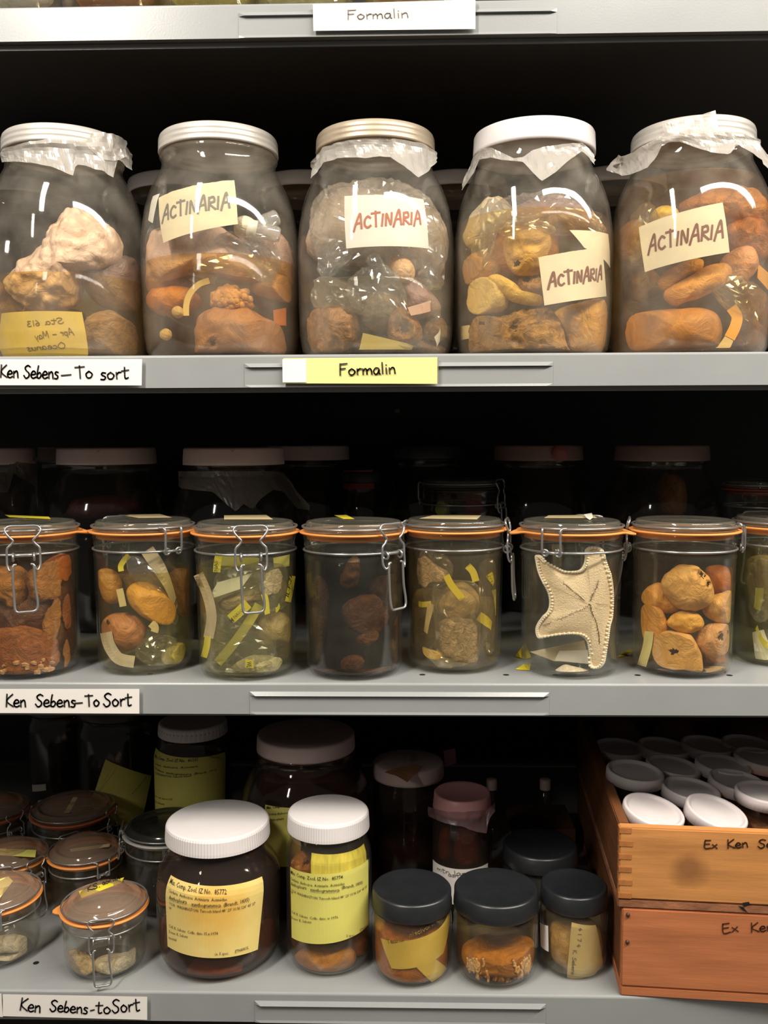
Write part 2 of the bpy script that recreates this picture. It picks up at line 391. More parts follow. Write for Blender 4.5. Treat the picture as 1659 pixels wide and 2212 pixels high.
def write(text, where, p0, p1, h, w, mat, parent, name='handwriting', flip=1, slant=0):
    """handwriting as flat raised strokes laid on a surface"""
    M, ln = basis(where, p0, p1, flip)
    tot = sum(GL[ch][0] for ch in text)
    sx = ln/tot; V, F = [], []; x = 0
    for ch in text:
        adv, st = GL[ch]
        for s in st:
            q = spline([(p[0]+slant*p[1], p[1]) for p in s], False, 5) if len(s) > 2 else [Vector((p[0]+slant*p[1], p[1])) for p in s]
            pts = [Vector(((x+p[0])*sx, p[1]*h)) for p in q]
            for i in range(len(pts)-1):
                a, b = pts[i], pts[i+1]; d = b-a
                if d.length < 1e-6: continue
                d.normalize(); nn = Vector((-d.y, d.x))*(w/2); e = d*(w*.35)
                k = len(V)
                for c in (a-e+nn, a-e-nn, b+e-nn, b+e+nn): V.append(M(c.x, c.y))
                F.append((k, k+1, k+2, k+3))
        x += adv
    return mk(name, V, F, mat, parent, smooth=False)
def printed(text, where, p0, p1, h, mat, parent, name='printed_text', weight=0):
    """flat print: the built-in font laid out between two points of a surface"""
    cu = bpy.data.curves.new('t', 'FONT'); cu.body = text; cu.resolution_u = 1; cu.size = 1; cu.offset = weight
    o = bpy.data.objects.new('t', cu); COL.objects.link(o)
    bpy.context.view_layer.update()
    ev = o.evaluated_get(bpy.context.evaluated_depsgraph_get()); me = ev.to_mesh()
    v = [(p.co.x, p.co.y) for p in me.vertices]; fs = [tuple(p.vertices) for p in me.polygons]
    ev.to_mesh_clear(); bpy.data.objects.remove(o); bpy.data.curves.remove(cu)
    x0 = min(a for a, b in v); x1 = max(a for a, b in v)
    M, ln = basis(where, p0, p1)
    return mk(name, [M((a-x0)/(x1-x0)*ln, b*h/.7) for a, b in v], fs, mat, parent, smooth=False)

def sheet(name, quad, where, mat, parent=None, nu=8, nv=6, t=.0004, wob=0, edge=0, smooth=True):
    """thin paper / film given a thickness: corners TL TR BR BL laid on a surface (a function of pixels, or a (jar, offset) pair)"""
    TL, TR, BR, BL = [Vector(q) for q in quad]; V = []
    if isinstance(where, tuple): nu, nv = max(nu, 26), max(nv, 16)
    if isinstance(where, tuple): c4 = [Vector(cyl(where[0], q, where[1])) for q in quad]
    for j in range(nv+1):
        for i in range(nu+1):
            u, v = i/nu, j/nv
            if isinstance(where, tuple):
                p = c4[0]*(1-u)*(1-v)+c4[1]*u*(1-v)+c4[2]*u*v+c4[3]*(1-u)*v
                if edge and j == 0: p = p+Vector((0, random.uniform(-edge, edge)*.0004))
                w = cylpt(where[0], p.x, p.y, where[1])
            else:
                p = TL*(1-u)*(1-v)+TR*u*(1-v)+BR*u*v+BL*(1-u)*v; w = where(p.x, p.y)
            if wob: w = w+Vector((0, wob*nz(w, 55), 0))
            V.append(w)
    n = len(V); B = [w+ (w-CAM).normalized()*t for w in V]; F = []
    r = nu+1
    for j in range(nv):
        for i in range(nu):
            a = j*r+i; F.append((a, a+r, a+r+1, a+1)); F.append((n+a, n+a+1, n+a+r+1, n+a+r))
    bd = [i for i in range(r)]+[j*r+nu for j in range(1, nv+1)]+[nv*r+i for i in range(nu-1, -1, -1)]+[j*r for j in range(nv-1, 0, -1)]
    for k in range(len(bd)):
        a, b = bd[k], bd[(k+1) % len(bd)]; F.append((a, b, n+b, n+a))
    return mk(name, V+B, F, mat, parent, smooth=False)
def strip(name, path, width, where, mat, parent=None, wob=0, t=.0004):
    q = spline([(p[0], p[1]) for p in path], False, 5); L_, R_ = [], []
    for i, p in enumerate(q):
        d = q[min(i+1, len(q)-1)]-q[max(i-1, 0)]; d.normalize(); nn = Vector((-d.y, d.x))*(width/2)
        L_.append(p+nn); R_.append(p-nn)
    V = []
    for l, c, r in zip(L_, q, R_):
        for p in (l, c, r):
            w = where(p.x, p.y)
            if wob: w = w+Vector((0, wob*nz(w, 70), 0))
            V.append(w)
    n = len(V); m = len(q); B = [w+(w-CAM).normalized()*t for w in V]; F = []
    for i in range(m-1):
        for k in range(2):
            a = i*3+k; F.append((a, a+1, a+4, a+3)); F.append((n+a, n+a+3, n+a+4, n+a+1))
    bd = [i*3 for i in range(m)]+[m*3-2, m*3-1]+[i*3+2 for i in range(m-2, -1, -1)]+[1]
    for k in range(len(bd)):
        a, b = bd[k], bd[(k+1) % len(bd)]; F.append((a, b, n+b, n+a))
    return mk(name, V+B, F, mat, parent, smooth=False)

# shelf cards
def fascia(off): return lambda px, py: onY(px, py, -off)
def card(quad, mat, label, off=.0048, nu=1, nv=1):
    o = sheet('shelf_card', quad, fascia(off), mat, None, nu, nv, .0012, smooth=False)
    return tag(o, label, 'label')
c = card([(676, 9), (1027, -1), (1027, 62.5), (677, 66.5)], paper_tag, 'white card in the holder of the uppermost shelf, marked in faint pencil')
write('Formalin', fascia(.0052), (750, 42), (884, 38), 20, 2.6, ink_grey, c)
c = card([(612, 774), (945, 771.5), (945, 829), (612, 828)], paper_pale, 'pale yellow card clipped to the holder below the middle large jar')
write('Formalin', fascia(.0058), (733, 811), (856, 807), 25, 3.2, ink, c)
mk('white_end', *box_vf(onY(612, 800, 0).x, onY(663, 800, 0).x, -.0056, -.0049, onY(640, 826, -.005).z, onY(640, 776, -.005).z), paper_tag, c, smooth=False)['label'] = 'white left end of the card'
lathe('clear_stop', onY(946, 800, -.005), [(-.012, .0008), (.012, .0008)], film, c, seg=8)
c = card([(-60, 776), (307, 775.5), (306, 832.5), (-60, 832)], paper_tag, 'white handwritten card on the shelf front below the leftmost large jar')
write('Ken Sebens', fascia(.0054), (0, 815), (127, 818), 27, 3.2, ink, c)
write('-', fascia(.0054), (130, 819), (158, 818), 26, 3.2, ink, c)
write('To', fascia(.0054), (163, 818), (202, 816), 27, 3.2, ink, c)
write('sort', fascia(.0054), (216, 820), (280, 817), 27, 3.2, ink, c)
c = card([(-60, 1488), (301, 1488), (301, 1541.5), (-60, 1540)], paper_tag, 'white handwritten card on the front of the clip-top jar shelf')
write('Ken', fascia(.0054), (12, 1526.5), (57, 1527), 27, 3.2, ink, c)
write('Sebens', fascia(.0054), (76, 1526), (164, 1527), 26, 3.2, ink, c)
write('-', fascia(.0054), (160, 1527), (181, 1527), 26, 3.2, ink, c)
write('To', fascia(.0054), (184, 1526), (216, 1525), 25, 3.2, ink, c)
write('Sort', fascia(.0054), (223, 1526), (286, 1524), 28, 3.2, ink, c)
c = card([(6, 2147.5), (318, 2153), (318, 2203), (6, 2195)], paper_tag, 'white handwritten card on the front of the lowest shelf, left of centre')
write('Ken', fascia(.0054), (42, 2182), (88, 2188), 27, 3, ink, c)
write('Sebens', fascia(.0054), (107, 2184), (190, 2190), 24, 3, ink, c)
write('-', fascia(.0054), (195, 2191), (206, 2190), 26, 3, ink, c)
write('to', fascia(.0054), (206, 2188), (240, 2190), 26, 3, ink, c)
write('Sort', fascia(.0054), (242, 2188), (304, 2183), 28, 3, ink, c)
card([(-60, 2145), (3, 2146), (6, 2197), (-60, 2192)], paper_tag, 'blank end of a white card at the lower left corner of the photo')

# ------------------------------------------------------------------ jars
class Jar:
    def __init__(s, name, ax, ay, z, prof, label, cat='jar', group=None, wall=.002):
        s.ax, s.ay, s.z, s.wall = ax, ay, z, wall
        s.prof = prof                                       # outer profile: (height, radius) from base to rim
        s.root = empty(name, (ax, ay, z)); tag(s.root, label, cat, group)
        s.R = max(r for h, r in prof)
    def r(s, z):
        h = z-s.z; P = s.prof
        if h <= P[0][0]: return P[0][1]
        for (a, ra), (b, rb) in zip(P, P[1:]):
            if h <= b: return ra+(rb-ra)*((h-a)/(b-a) if b > a else 1)
        return P[-1][1]
    def body(s, mat, seg=64, base=.004, name='glass_body'):
        w = s.wall
        P = [(0.0, .0001)]+list(s.prof)
        inn = [(max(h, base), max(r-w, .001)) for h, r in reversed(s.prof)]+[(base, .0001)]
        return lathe(name, (s.ax, s.ay, s.z), P+inn, mat, s.root, seg)
    def liquid(s, top, mat, name='preserving_fluid', gap=.0010):
        w = s.wall+gap; base = .0048; P = []
        hs = sorted(set([base]+[h for h, r in s.prof if base < h < top]+[top]))
        P = [(base, .0001)]+[(h, s.r(s.z+h)-w) for h in hs]+[(top+.0008, s.r(s.z+top)-w-.0005), (top, s.r(s.z+top)-w-.002), (top, .0001)]
        return lathe(name, (s.ax, s.ay, s.z), P, mat, s.root, 48)
    def part(s, name, prof, mat, seg=56, ribs=0, smooth=True): return lathe(name, (s.ax, s.ay, s.z), prof, mat, s.root, seg, ribs, smooth)
    def hit(s, px, py, off=0.0, ext=True):
        d = ray(px, py); z = s.z+.1; P = None
        for _ in range(7):
            R = s.r(z)+off; ox, oy = CAM.x-s.ax, CAM.y-s.ay
            a = d.x*d.x+d.y*d.y; b = ox*d.x+oy*d.y; c = ox*ox+oy*oy-R*R; D = b*b-a*c
            if D < 0:
                t = (s.ay-CAM.y)/d.y if ext else -b/a
            else: t = (-b-math.sqrt(D))/a
            P = CAM+d*t; z = P.z
        return P
    def wallat(s, off): return lambda px, py: s.hit(px, py, off)
    def clamp(s, p, m=.0016):
        zz = min(max(p.z, s.z+.0065), s.z+s.prof[-1][0]-.004)
        R = s.r(zz)-s.wall-m; dx, dy = p.x-s.ax, p.y-s.ay; q = math.hypot(dx, dy)
        if q > R: dx *= R/q; dy *= R/q
        return Vector((s.ax+dx, s.ay+dy, zz))
    def plane(s, depth, m=.0018):
        Y = s.ay+depth*s.R
        return lambda px, py: s.clamp(onY(px, py, Y), m)

def pebble(j, name, pts, mat, label, cat='specimen', depth=-.3, thick=None, amp=.0022, freq=70, n=None, m=10, pits=(), smooth=True, k=6, group=None, sharp=0, parent=None, ridged=0, asp=None, center=None, clampm=.0016, knob=0):
    """a solid body with a given outline at its own depth, rounded front and back, kept inside its jar"""
    Y = j.ay+depth*j.R if j else depth
    if pits and k == 6: k, m = 9, max(m, 18)
    out = [onY(p.x, p.y, Y) for p in spline(pts, True, k)]
    cen = onY(center[0], center[1], Y) if center else sum(out, Vector())/len(out)
    xs = [p.x for p in out]; zs = [p.z for p in out]
    T = thick if thick else .42*min(max(xs)-min(xs), max(zs)-min(zs))
    q = len(out); V = []; rows = []
    seed = Vector((random.random()*9, random.random()*9, random.random()*9))
    def place(s_, dy, b):
        p = cen+(b-cen)*s_; p = Vector((p.x, p.y+dy, p.z))
        nn = Vector(((b-cen).x*s_, dy*1.2, (b-cen).z*s_)); nn = nn.normalized() if nn.length > 1e-6 else Vector((0, 1 if dy > 0 else -1, 0))
        s2 = p if asp is None else Vector((p.x*asp[0], p.y*asp[1], p.z*asp[2]))
        v = noise.noise(s2*freq+seed)+.5*noise.noise(s2*freq*2.3+seed)
        if ridged: v = (ridged-abs(v)*2*ridged)
        if knob: v = .5*v+2.2*(.45-noise.voronoi(s2*knob+seed)[0][0])
        p = p+nn*(amp*v*(1 if s_ < .98 else .5))
        for (qx, qy, rad, dep) in pits:
            if dy < 0:
                c0 = onY(qx, qy, Y); rr = rad/FPX*(Y-CAM.y); dd = math.hypot(p.x-c0.x, p.z-c0.z)
                e = dd/(rr*(1+.35*noise.noise(p*160)))
                if e < 1.6: p = p+Vector((0, dep*max(0, 1-(e/1.25)**2) - .18*dep*math.exp(-((e-1.25)/.25)**2), 0))
        return j.clamp(p, clampm+(ridged*.010*max(0, noise.noise(s2*95+seed)+.25) if ridged else 0)) if j else p
    for side in (-1, 1):
        for a in range(0, m+1):
            if side == 1 and a in (0,): continue
            th = (a/m)*PI/2
            # side -1: from the front pole outwards; side 1: from the rim to the back pole
            if side == -1: s_, dy = math.sin(th), -T*math.cos(th)
            else: s_, dy = math.cos(th), T*math.sin(th)
            if side == -1 and a == 0: s_ = .015
            if side == 1 and a == m: s_ = .015
            if sharp: s_ = s_
            rows.append([place(s_, dy, b) for b in out])
    V = [p for r_ in rows for p in r_]; F = []; mi = []
    R = len(rows)
    for a in range(R-1):
        for i in range(q):
            i2 = (i+1) % q
            F.append((a*q+i, a*q+i2, (a+1)*q+i2, (a+1)*q+i))
    F.append(tuple(range(q))[::-1]); F.append(tuple((R-1)*q+i for i in range(q)))
    mats = [mat, dark_pit] if pits else mat
    o = mk(name, V, F, mats, parent, smooth)
    if pits:
        o0 = Vector(o['_loc'])
        for pl in o.data.polygons:
            cc = pl.center+o0
            if cc.y < Y:
                for (qx, qy, rad, dep) in pits:
                    c0 = onY(qx, qy, Y); rr = rad/FPX*(Y-CAM.y)
                    if math.hypot(cc.x-c0.x, cc.z-c0.z) < rr*(.55+.55*noise.noise(cc*330)): pl.material_index = 1
    if parent is None: tag(o, label, cat, group)
    return o
def bag(j, pts, label, depth=-.5, thick=.012, amp=.006, freq=60, mat=None, name='poly_bag', m=8, k=5, group=None):
    return pebble(j, name, pts, mat or film, label, 'bag', depth, thick, amp, freq, m=m, smooth=False, k=k, ridged=.6, group=group)
def curl(j, name, quad, label, mat, depth=None, off=None, wob=0, nu=6, nv=5, cat='paper', edge=0):
    wh = (j, off) if off is not None else j.plane(depth)
    o = sheet(name, quad, wh, mat, None, nu, nv, .0004, wob, edge); return tag(o, label, cat)
def ribbon(j, name, path, w, label, mat, depth=None, off=None, wob=0, cat='tag'):
    wh = j.wallat(off) if off is not None else j.plane(depth)
    return tag(strip(name, path, w, wh, mat, None, wob), label, cat)

def skirt(j, rows, mat, label, name='plastic_wrap', amp=.0022, nseg=60, nr=7):
    """film tied round a jar neck: rows of (px, py top, py bottom, flare top, flare bottom)"""
    rows = sorted(rows); V = []; F = []
    x0, x1 = rows[0][0], rows[-1][0]
    def at(x):
        for a, b in zip(rows, rows[1:]):
            if x <= b[0]+1e-6:
                t = (x-a[0])/max(1e-6, b[0]-a[0]); return [a[k]+(b[k]-a[k])*t for k in range(1, 5)]
        return list(rows[-1][1:])
    for i in range(nseg+1):
        x = x0+(x1-x0)*i/nseg; yt, yb, ft, fb = at(x)
        for k in range(nr+1):
            v = k/nr; y = yt+(yb-yt)*v; p = j.hit(x, y, ft+(fb-ft)*v**1.4)
            cr = (.6-abs(noise.noise(p*75))*1.6)+.5*noise.noise(p*160)
            d = Vector((p.x-j.ax, p.y-j.ay, .15*(p.z-j.z-.2))); d.normalize()
            V.append(p+d*(amp*cr))
    r = nr+1; n = len(V); B = []
    for p in V:
        d = Vector((p.x-j.ax, p.y-j.ay, 0)).normalized(); B.append(p-d*.0003)
    for i in range(nseg):
        for k in range(nr):
            a = i*r+k; F.append((a, a+1, a+r+1, a+r))
    return mk(name, V, F, mat, j.root, smooth=False)

# ---- large wide-mouth jars (gallon type)
GP = [(0, .066), (.003, .073), (.010, .0775), (.025, .0800), (.05, .0808), (.107, .0816), (.125, .0810), (.140, .0792), (.1545, .0768), (.1655, .0735), (.1735, .0703), (.182, .0660), (.190, .0618), (.195, .0592), (.2005, .0582), (.2045, .0588), (.207, .0606), (.2095, .0606), (.2115, .0585), (.226, .0575)]
def metal_cap(j, mat, z0=.2118, z1=.2295, r=.0613):
    P = [(z0, r-.002), (z0, r), (z0+.0012, r+.0004), (z0+.003, r+.0002), (z0+.0042, r-.0008), (z0+.0056, r+.0002), (z0+.0085, r), (z0+.0095, r-.0009), (z0+.0108, r), (z0+.0128, r-.0002), (z1-.0018, r-.0012), (z1-.0004, r-.0026), (z1, r-.0045), (z1-.0012, r-.008), (z1-.0012, .0001)]
    return j.part('screw_lid', P, mat, 96)
def plastic_cap(j, mat, z0=.208, z1=.230, r=.0625, ribs=0, dome=0, seg=96):
    P = [(z0, r-.002), (z0, r), (z0+.003, r), (z1-.003, r-.0008), (z1-.001, r-.0018), (z1, r-.0038), (z1+dome*.5, r*.75), (z1+dome, r*.4), (z1+dome, .0001)]
    return j.part('screw_lid', P, mat, seg, ribs, smooth=not ribs)
def big_jar(cx, Y, label, gmat=None, name='specimen_jar', zs=1, group='large wide-mouth specimen jars in the front row', sh=1, py=560):
    p = onY(cx, py, Y)
    j = Jar(name, p.x, Y, SH[sh], GP if zs == 1 else [(h*zs, r) for h, r in GP], label, 'jar', group)
    j.body(gmat or glass_big)
    return j
GRP = 'large wide-mouth specimen jars in the front row'
amber = clear('amber_fluid', (.97, .86, .56), haze=.04, hazec=(205, 150, 60), refl=.35, base=.01, rough=.05)
amber_deep = clear('deep_amber_fluid', (.95, .80, .45), haze=.05, hazec=(190, 120, 40), refl=.35, base=.01, rough=.05)
hazy = clear('hazy_fluid', (.95, .92, .82), haze=.05, hazec=(190, 165, 120), refl=.3, base=.01, rough=.05)

# jar 1
j = big_jar(146, .092, 'leftmost large jar, half empty, with metal lid and tattered plastic round its neck')
metal_cap(j, metal_lid); j.liquid(.082, amber)
skirt(j, [(2, 322, 350, .004, .006), (30, 316, 349, .003, .003), (70, 305, 352, .003, .003), (110, 300, 360, .004, .004), (140, 300, 372, .004, .005), (160, 300, 380, .004, .006), (163, 300, 356, .004, .004), (185, 300, 358, .004, .004), (200, 298, 364, .006, .006), (220, 296, 368, .008, .008), (243, 300, 384, .008, .010), (252, 305, 345, .008, .008), (262, 312, 350, .008, .010), (272, 318, 362, .008, .012), (285, 335, 368, .010, .016)], wrap, '')
skirt(j, [(186, 304, 312, .004, .004), (200, 285, 330, .005, .006), (220, 286, 345, .006, .010), (245, 290, 348, .007, .010), (258, 296, 345, .008, .010), (272, 305, 338, .010, .012)], wrap, '', 'torn_wrap', .003, 34, 6)
sk = pebble(j, 'sea_anemone', [(168, 447), (188, 458), (205, 468), (228, 482), (247, 496), (260, 515), (263, 548), (252, 570), (222, 584), (188, 583), (175, 590), (171, 612), (166, 635), (160, 655), (143, 670), (112, 682), (80, 674), (45, 656), (22, 634), (15, 620), (22, 596), (48, 566), (88, 542), (104, 515), (113, 494), (134, 472), (152, 453)],
   flesh((234, 188, 150), .16, 30, .5, 75, warts=95), 'large cream wrinkled anemone shaped like a boot in the leftmost jar', depth=-.42, thick=.034, amp=.0030, freq=95, m=34, center=(150, 580), knob=88)
pebble(j, 'sea_anemone', [(174, 590), (198, 582), (235, 570), (262, 556), (288, 558), (302, 580), (311, 612), (308, 660), (280, 674), (232, 668), (202, 648), (181, 618)],
   flesh((158, 124, 106), .3, 50, .7, 90), 'mauve grey anemone pressed to the right wall of the leftmost jar', depth=-.15, thick=.03, asp=(1, 1, .35), freq=150)
pebble(j, 'sea_anemone', [(184, 700), (205, 680), (238, 671), (268, 686), (296, 706), (310, 732), (306, 768), (250, 775), (190, 770)],
   flesh((176, 136, 98), .34, 60, .8, 90, stretch=(.5, 1, 1.6)), 'tan ridged anemone at the lower right of the leftmost jar', depth=-.35, thick=.028, amp=.0022, freq=110, asp=(.5, 1, 1), m=26, knob=90)
pebble(j, 'sea_anemone', [(-16, 612), (14, 617), (26, 650), (64, 684), (60, 712), (0, 730), (-18, 680)],
   flesh((150, 104, 46), .3, 45), 'brown anemone at the left edge of the photo behind the yellow slip', depth=-.05, thick=.025)
pebble(j, 'sea_anemone', [(60, 660), (150, 665), (190, 690), (190, 766), (60, 766)], flesh((190, 130, 46), .3, 30), 'orange anemone lying behind the yellow slip in the leftmost jar', depth=.1, thick=.03)
o = curl(j, 'data_slip', [(3, 677), (177, 674), (189, 772), (9, 772)], 'yellow wet data slip against the front glass of the leftmost jar', paper_yel, off=-.0022)
wl = (j, -.0018)
write('Sta 613', wl, (138, 698), (58, 706), 11, 1.8, ink_olive, o, flip=-1)
write('Apr - May', wl, (160, 722), (76, 734), 13, 1.6, ink_olive, o, flip=-1)
write('Oceanus', wl, (142, 752), (60, 759), 12, 1.6, ink_olive, o, flip=-1)

# jar 2
j = big_jar(477, .092, 'large jar with silver metal lid and bare glass neck, second from the left')
metal_cap(j, metal_lid); j.liquid(.098, amber_deep)
pebble(j, 'sea_anemone', [(318, 545), (330, 500), (370, 496), (420, 505), (470, 495), (520, 520), (556, 560), (590, 580), (600, 610), (540, 616), (470, 600), (420, 590), (370, 612), (328, 620), (315, 580)],
   flesh((205, 160, 128), .2, 30, .5, 60), 'pale pink folded anemone under the paper label of the second jar', depth=-.35, thick=.03, amp=.005, freq=45, pits=((398, 515, 7, .006),))
pebble(j, 'sea_anemone', [(520, 500), (560, 490), (610, 510), (634, 560), (636, 610), (600, 625), (555, 600), (525, 550)],
   flesh((196, 148, 122), .25, 40), 'pinkish anemone behind the clear vials in the second jar', depth=-.1, thick=.03, amp=.004)
pebble(j, 'sea_anemone', [(316, 600), (350, 585), (400, 600), (420, 620), (380, 640), (330, 640)], flesh((176, 120, 62), .25, 40), 'brown anemone at the left wall of the second jar', depth=-.25, thick=.02)
pebble(j, 'sea_anemone', [(318, 640), (345, 620), (395, 616), (430, 632), (436, 660), (395, 682), (345, 680), (322, 664)],
   flesh((214, 134, 36), .2, 40), 'bright orange anemone left of centre in the second jar', depth=-.3, thick=.022)
pebble(j, 'sea_anemone', [(424, 705), (432, 682), (455, 666), (500, 660), (534, 666), (566, 684), (602, 702), (622, 735), (628, 768), (520, 774), (432, 770), (422, 742)],
   flesh((176, 124, 96), .2, 35, .4, 60), 'big mauve brown anemone with a round mouth at the bottom of the second jar', depth=-.48, thick=.03, amp=.0028, freq=55, m=22, pits=((470, 745, 10, .006),))
o = pebble(j, 'sea_anemone', [(456, 664), (458, 640), (472, 624), (495, 616), (516, 622), (530, 642), (548, 660), (530, 676), (485, 676)],
   flesh((206, 150, 96), .2, 60, .5), 'warty orange anemone crown above the big mauve anemone', depth=-.5, thick=.02, amp=.003, freq=170)
bm = []
for i in range(46):
    a = random.random()*2*PI; q = math.sqrt(random.random()); px, py = 500+42*q*math.cos(a), 648+26*q*math.sin(a)
    c0 = onY(px, py, j.ay-.5*j.R-.018*math.sqrt(max(0, 1-q*q))); bm.append(lathe_vf(c0, [(-.004, .0005), (-.003, .0033), (0, .0044), (.003, .0033), (.004, .0005)], 8))
o2 = mk('tubercles', *merge(bm), flesh((212, 158, 106), .15, 60, .2), o); o2['kind'] = 'stuff'
pebble(j, 'sea_anemone', [(540, 615), (575, 592), (612, 594), (634, 620), (630, 652), (596, 648), (556, 640)], flesh((200, 146, 84), .2, 30), 'tan rounded anemone at the right wall of the second jar', depth=-.3, thick=.02)
pebble(j, 'sea_anemone', [(530, 630), (575, 640), (612, 645), (620, 670), (590, 682), (560, 668)], flesh((120, 88, 72), .2, 30), 'grey purple anemone above the orange slip in the second jar', depth=-.05, thick=.02)
curl(j, 'orange_slip', [(590, 670), (622, 664), (629, 704), (592, 702)], 'orange slip at the right wall of the second jar', tag_orange, depth=-.35)
o = ribbon(j, 'museum_tag', [(452, 606), (430, 614), (412, 632), (403, 655), (402, 682)], 13, 'curled white paper tag left of the warty anemone', paper_cream, depth=-.62)
write('1021', j.plane(-.64), (408, 668), (424, 622), 7, 1.2, ink_grey, o) if False else None
ribbon(j, 'tag_stub', [(408, 584), (435, 592), (466, 606)], 18, 'translucent tag stub above the curled white tag', film_milky, depth=-.55)
for (px, py, r, lb) in ((384, 674, .0062, 'white knob on a dark stick in the second jar, upper one'), (358, 722, .0062, 'white knob low at the left of the second jar')):
    pebble(j, 'larval_knob', [(px-12, py-6), (px, py-13), (px+12, py-7), (px+13, py+6), (px+2, py+14), (px-11, py+7)], flesh((214, 188, 150), .1, 80), lb, depth=-.6, thick=r, amp=.001)
tag(tube('wooden_stick', [j.plane(-.55)(358, 678), j.plane(-.5)(385, 697), j.plane(-.45)(412, 712)], .0013, principled('dark_stick', (70, 45, 30), .6)), 'short dark stick beside the white knobs', 'stick')
o = curl(j, 'jar_label', [(343, 427), (506, 389), (514, 484), (353, 525)], 'wavy topped paper label written in faded brown, second jar', paper_cream, off=-.0022, nu=14, nv=8, cat='label', edge=.8)
write('ACTINARIA', (j, -.0018), (350, 478), (500, 448), 30, 4.2, ink_grey, o, slant=.08)
curl(j, 'label_flap', [(330, 424), (345, 418), (330, 482), (320, 476)], 'white paper edge folded at the left wall of the second jar', paper, off=-.0022, nu=2)
def vial(j, a, b, r, label, depth, lid=True):
    A, B = onY(a[0], a[1], j.ay+depth*j.R), onY(b[0], b[1], j.ay+depth*j.R-.004); d = (B-A); l = d.length; d.normalize()
    u = d.cross(Vector((0, 1, 0))).normalized(); w = d.cross(u)
    P = [(0, .0002), (.0006, r*.8), (.003, r), (l-.004, r), (l-.002, r*.9), (l, r*.7), (l, .0002)]
    V = []; n = len(P); F = []
    for i in range(20):
        an = 2*PI*i/20
        for (h, rr) in P: V.append(A+d*h+u*(rr*math.cos(an))+w*(rr*math.sin(an)))
    for i in range(20):
        k2 = (i+1) % 20
        for k in range(n-1): F.append((i*n+k, k2*n+k, k2*n+k+1, i*n+k+1))
    root = empty('glass_vial', A); tag(root, label, 'vial')
    mk('vial_glass', V, F, clear('bright_vial_glass', (.93, .93, .9), haze=.25, hazec=(240, 236, 224), refl=.9, base=.12, power=1.8), root)
    if lid:
        W = [B+ (p-A)*0 for p in V]
        Q = [(l-.003, .0002), (l-.003, r*1.12), (l+.006, r*1.12), (l+.007, r*.9), (l+.007, .0002)]; V = []; F = []; n = len(Q)
        for i in range(20):
            an = 2*PI*i/20
            for (h, rr) in Q: V.append(A+d*h+u*(rr*math.cos(an))+w*(rr*math.sin(an)))
        for i in range(20):
            k2 = (i+1) % 20
            for k in range(n-1): F.append((i*n+k, k2*n+k, k2*n+k+1, i*n+k+1))
        mk('vial_stopper', V, F, principled('white_stopper', (236, 226, 204), .4), root)
    return root
vial(j, (606, 508), (548, 495), .0078, 'clear glass vial with white stopper, lower of two in the second jar', -.62)
vial(j, (602, 468), (560, 486), .0082, 'clear glass vial behind the stoppered one in the second jar', -.52, False)
pebble(j, 'pale_pod', [(505, 490), (512, 472), (530, 466), (548, 474), (556, 492), (545, 508), (524, 513), (508, 506)], flesh((236, 214, 176), .08, 60, .2), 'cream oval pod beside the glass vials', depth=-.66, thick=.011, amp=.0008)
bag(j, [(420, 585), (440, 560), (500, 548), (560, 560), (615, 575), (632, 600), (600, 612), (540, 598), (470, 590)], 'crinkled clear bag at the fluid line of the second jar', -.72, .010, .006, 90)
bag(j, [(470, 520), (520, 500), (600, 520), (632, 570), (600, 590), (540, 570)], 'shiny clear bag under the vials of the second jar', -.6, .012, .007, 70)

# jar 3
j = big_jar(812, .092, 'middle large jar stuffed with clear bags, tarnished metal lid')
metal_cap(j, brass_lid); j.liquid(.075, hazy)
skirt(j, [(672, 350, 386, .006, .016), (685, 335, 372, .005, .008), (700, 318, 352, .004, .006), (730, 308, 342, .004, .005), (760, 303, 340, .004, .005), (790, 301, 342, .004, .006), (820, 301, 338, .004, .006), (844, 302, 340, .005, .006), (846, 300, 342, .006, .010), (875, 303, 362, .006, .012), (905, 308, 383, .006, .014), (925, 316, 370, .006, .012), (942, 330, 350, .008, .012)], wrap, '')
pebble(j, 'sea_anemone', [(668, 500), (690, 445), (740, 415), (820, 412), (900, 432), (950, 470), (968, 530), (955, 590), (900, 610), (800, 580), (720, 575), (668, 550)], flesh((196, 168, 136), .22, 30, .4, 60), 'large pale tan anemone mass behind the label of the middle jar', depth=-.1, thick=.04, amp=.006, freq=40)
pebble(j, 'sea_anemone', [(655, 715), (664, 682), (700, 660), (745, 664), (774, 690), (772, 728), (745, 758), (690, 768), (660, 748)], flesh((178, 122, 68), .4, 55, 1, 90), 'crumpled brown anemone lower left in the middle jar', depth=-.5, thick=.024, amp=.005, freq=110)
pebble(j, 'sea_anemone', [(778, 668), (796, 640), (836, 626), (866, 646), (872, 690), (836, 718), (792, 708)], flesh((134, 104, 70), .4, 55, 1, 90), 'grey brown anemone in a bag at the centre of the middle jar', depth=-.45, thick=.022, amp=.004, freq=110)
pebble(j, 'sea_anemone', [(836, 676), (866, 662), (900, 690), (912, 730), (880, 752), (842, 738)], flesh((168, 108, 44), .4, 60, .8), 'orange brown anemone with a dark red hollow in the middle jar', depth=-.5, thick=.02, amp=.003, pits=((872, 712, 18, .006),))
pebble(j, 'sea_anemone', [(834, 566), (856, 550), (884, 562), (896, 590), (884, 614), (858, 600)], flesh((226, 170, 108), .2, 60, .5), 'peach coloured anemone lobe just below the label of the middle jar', depth=-.62, thick=.014)
pebble(j, 'sea_anemone', [(852, 604), (890, 600), (930, 630), (952, 664), (930, 684), (880, 684), (866, 640)], flesh((160, 118, 112), .2, 40), 'mauve anemone body at the right of the middle jar', depth=-.45, thick=.018)
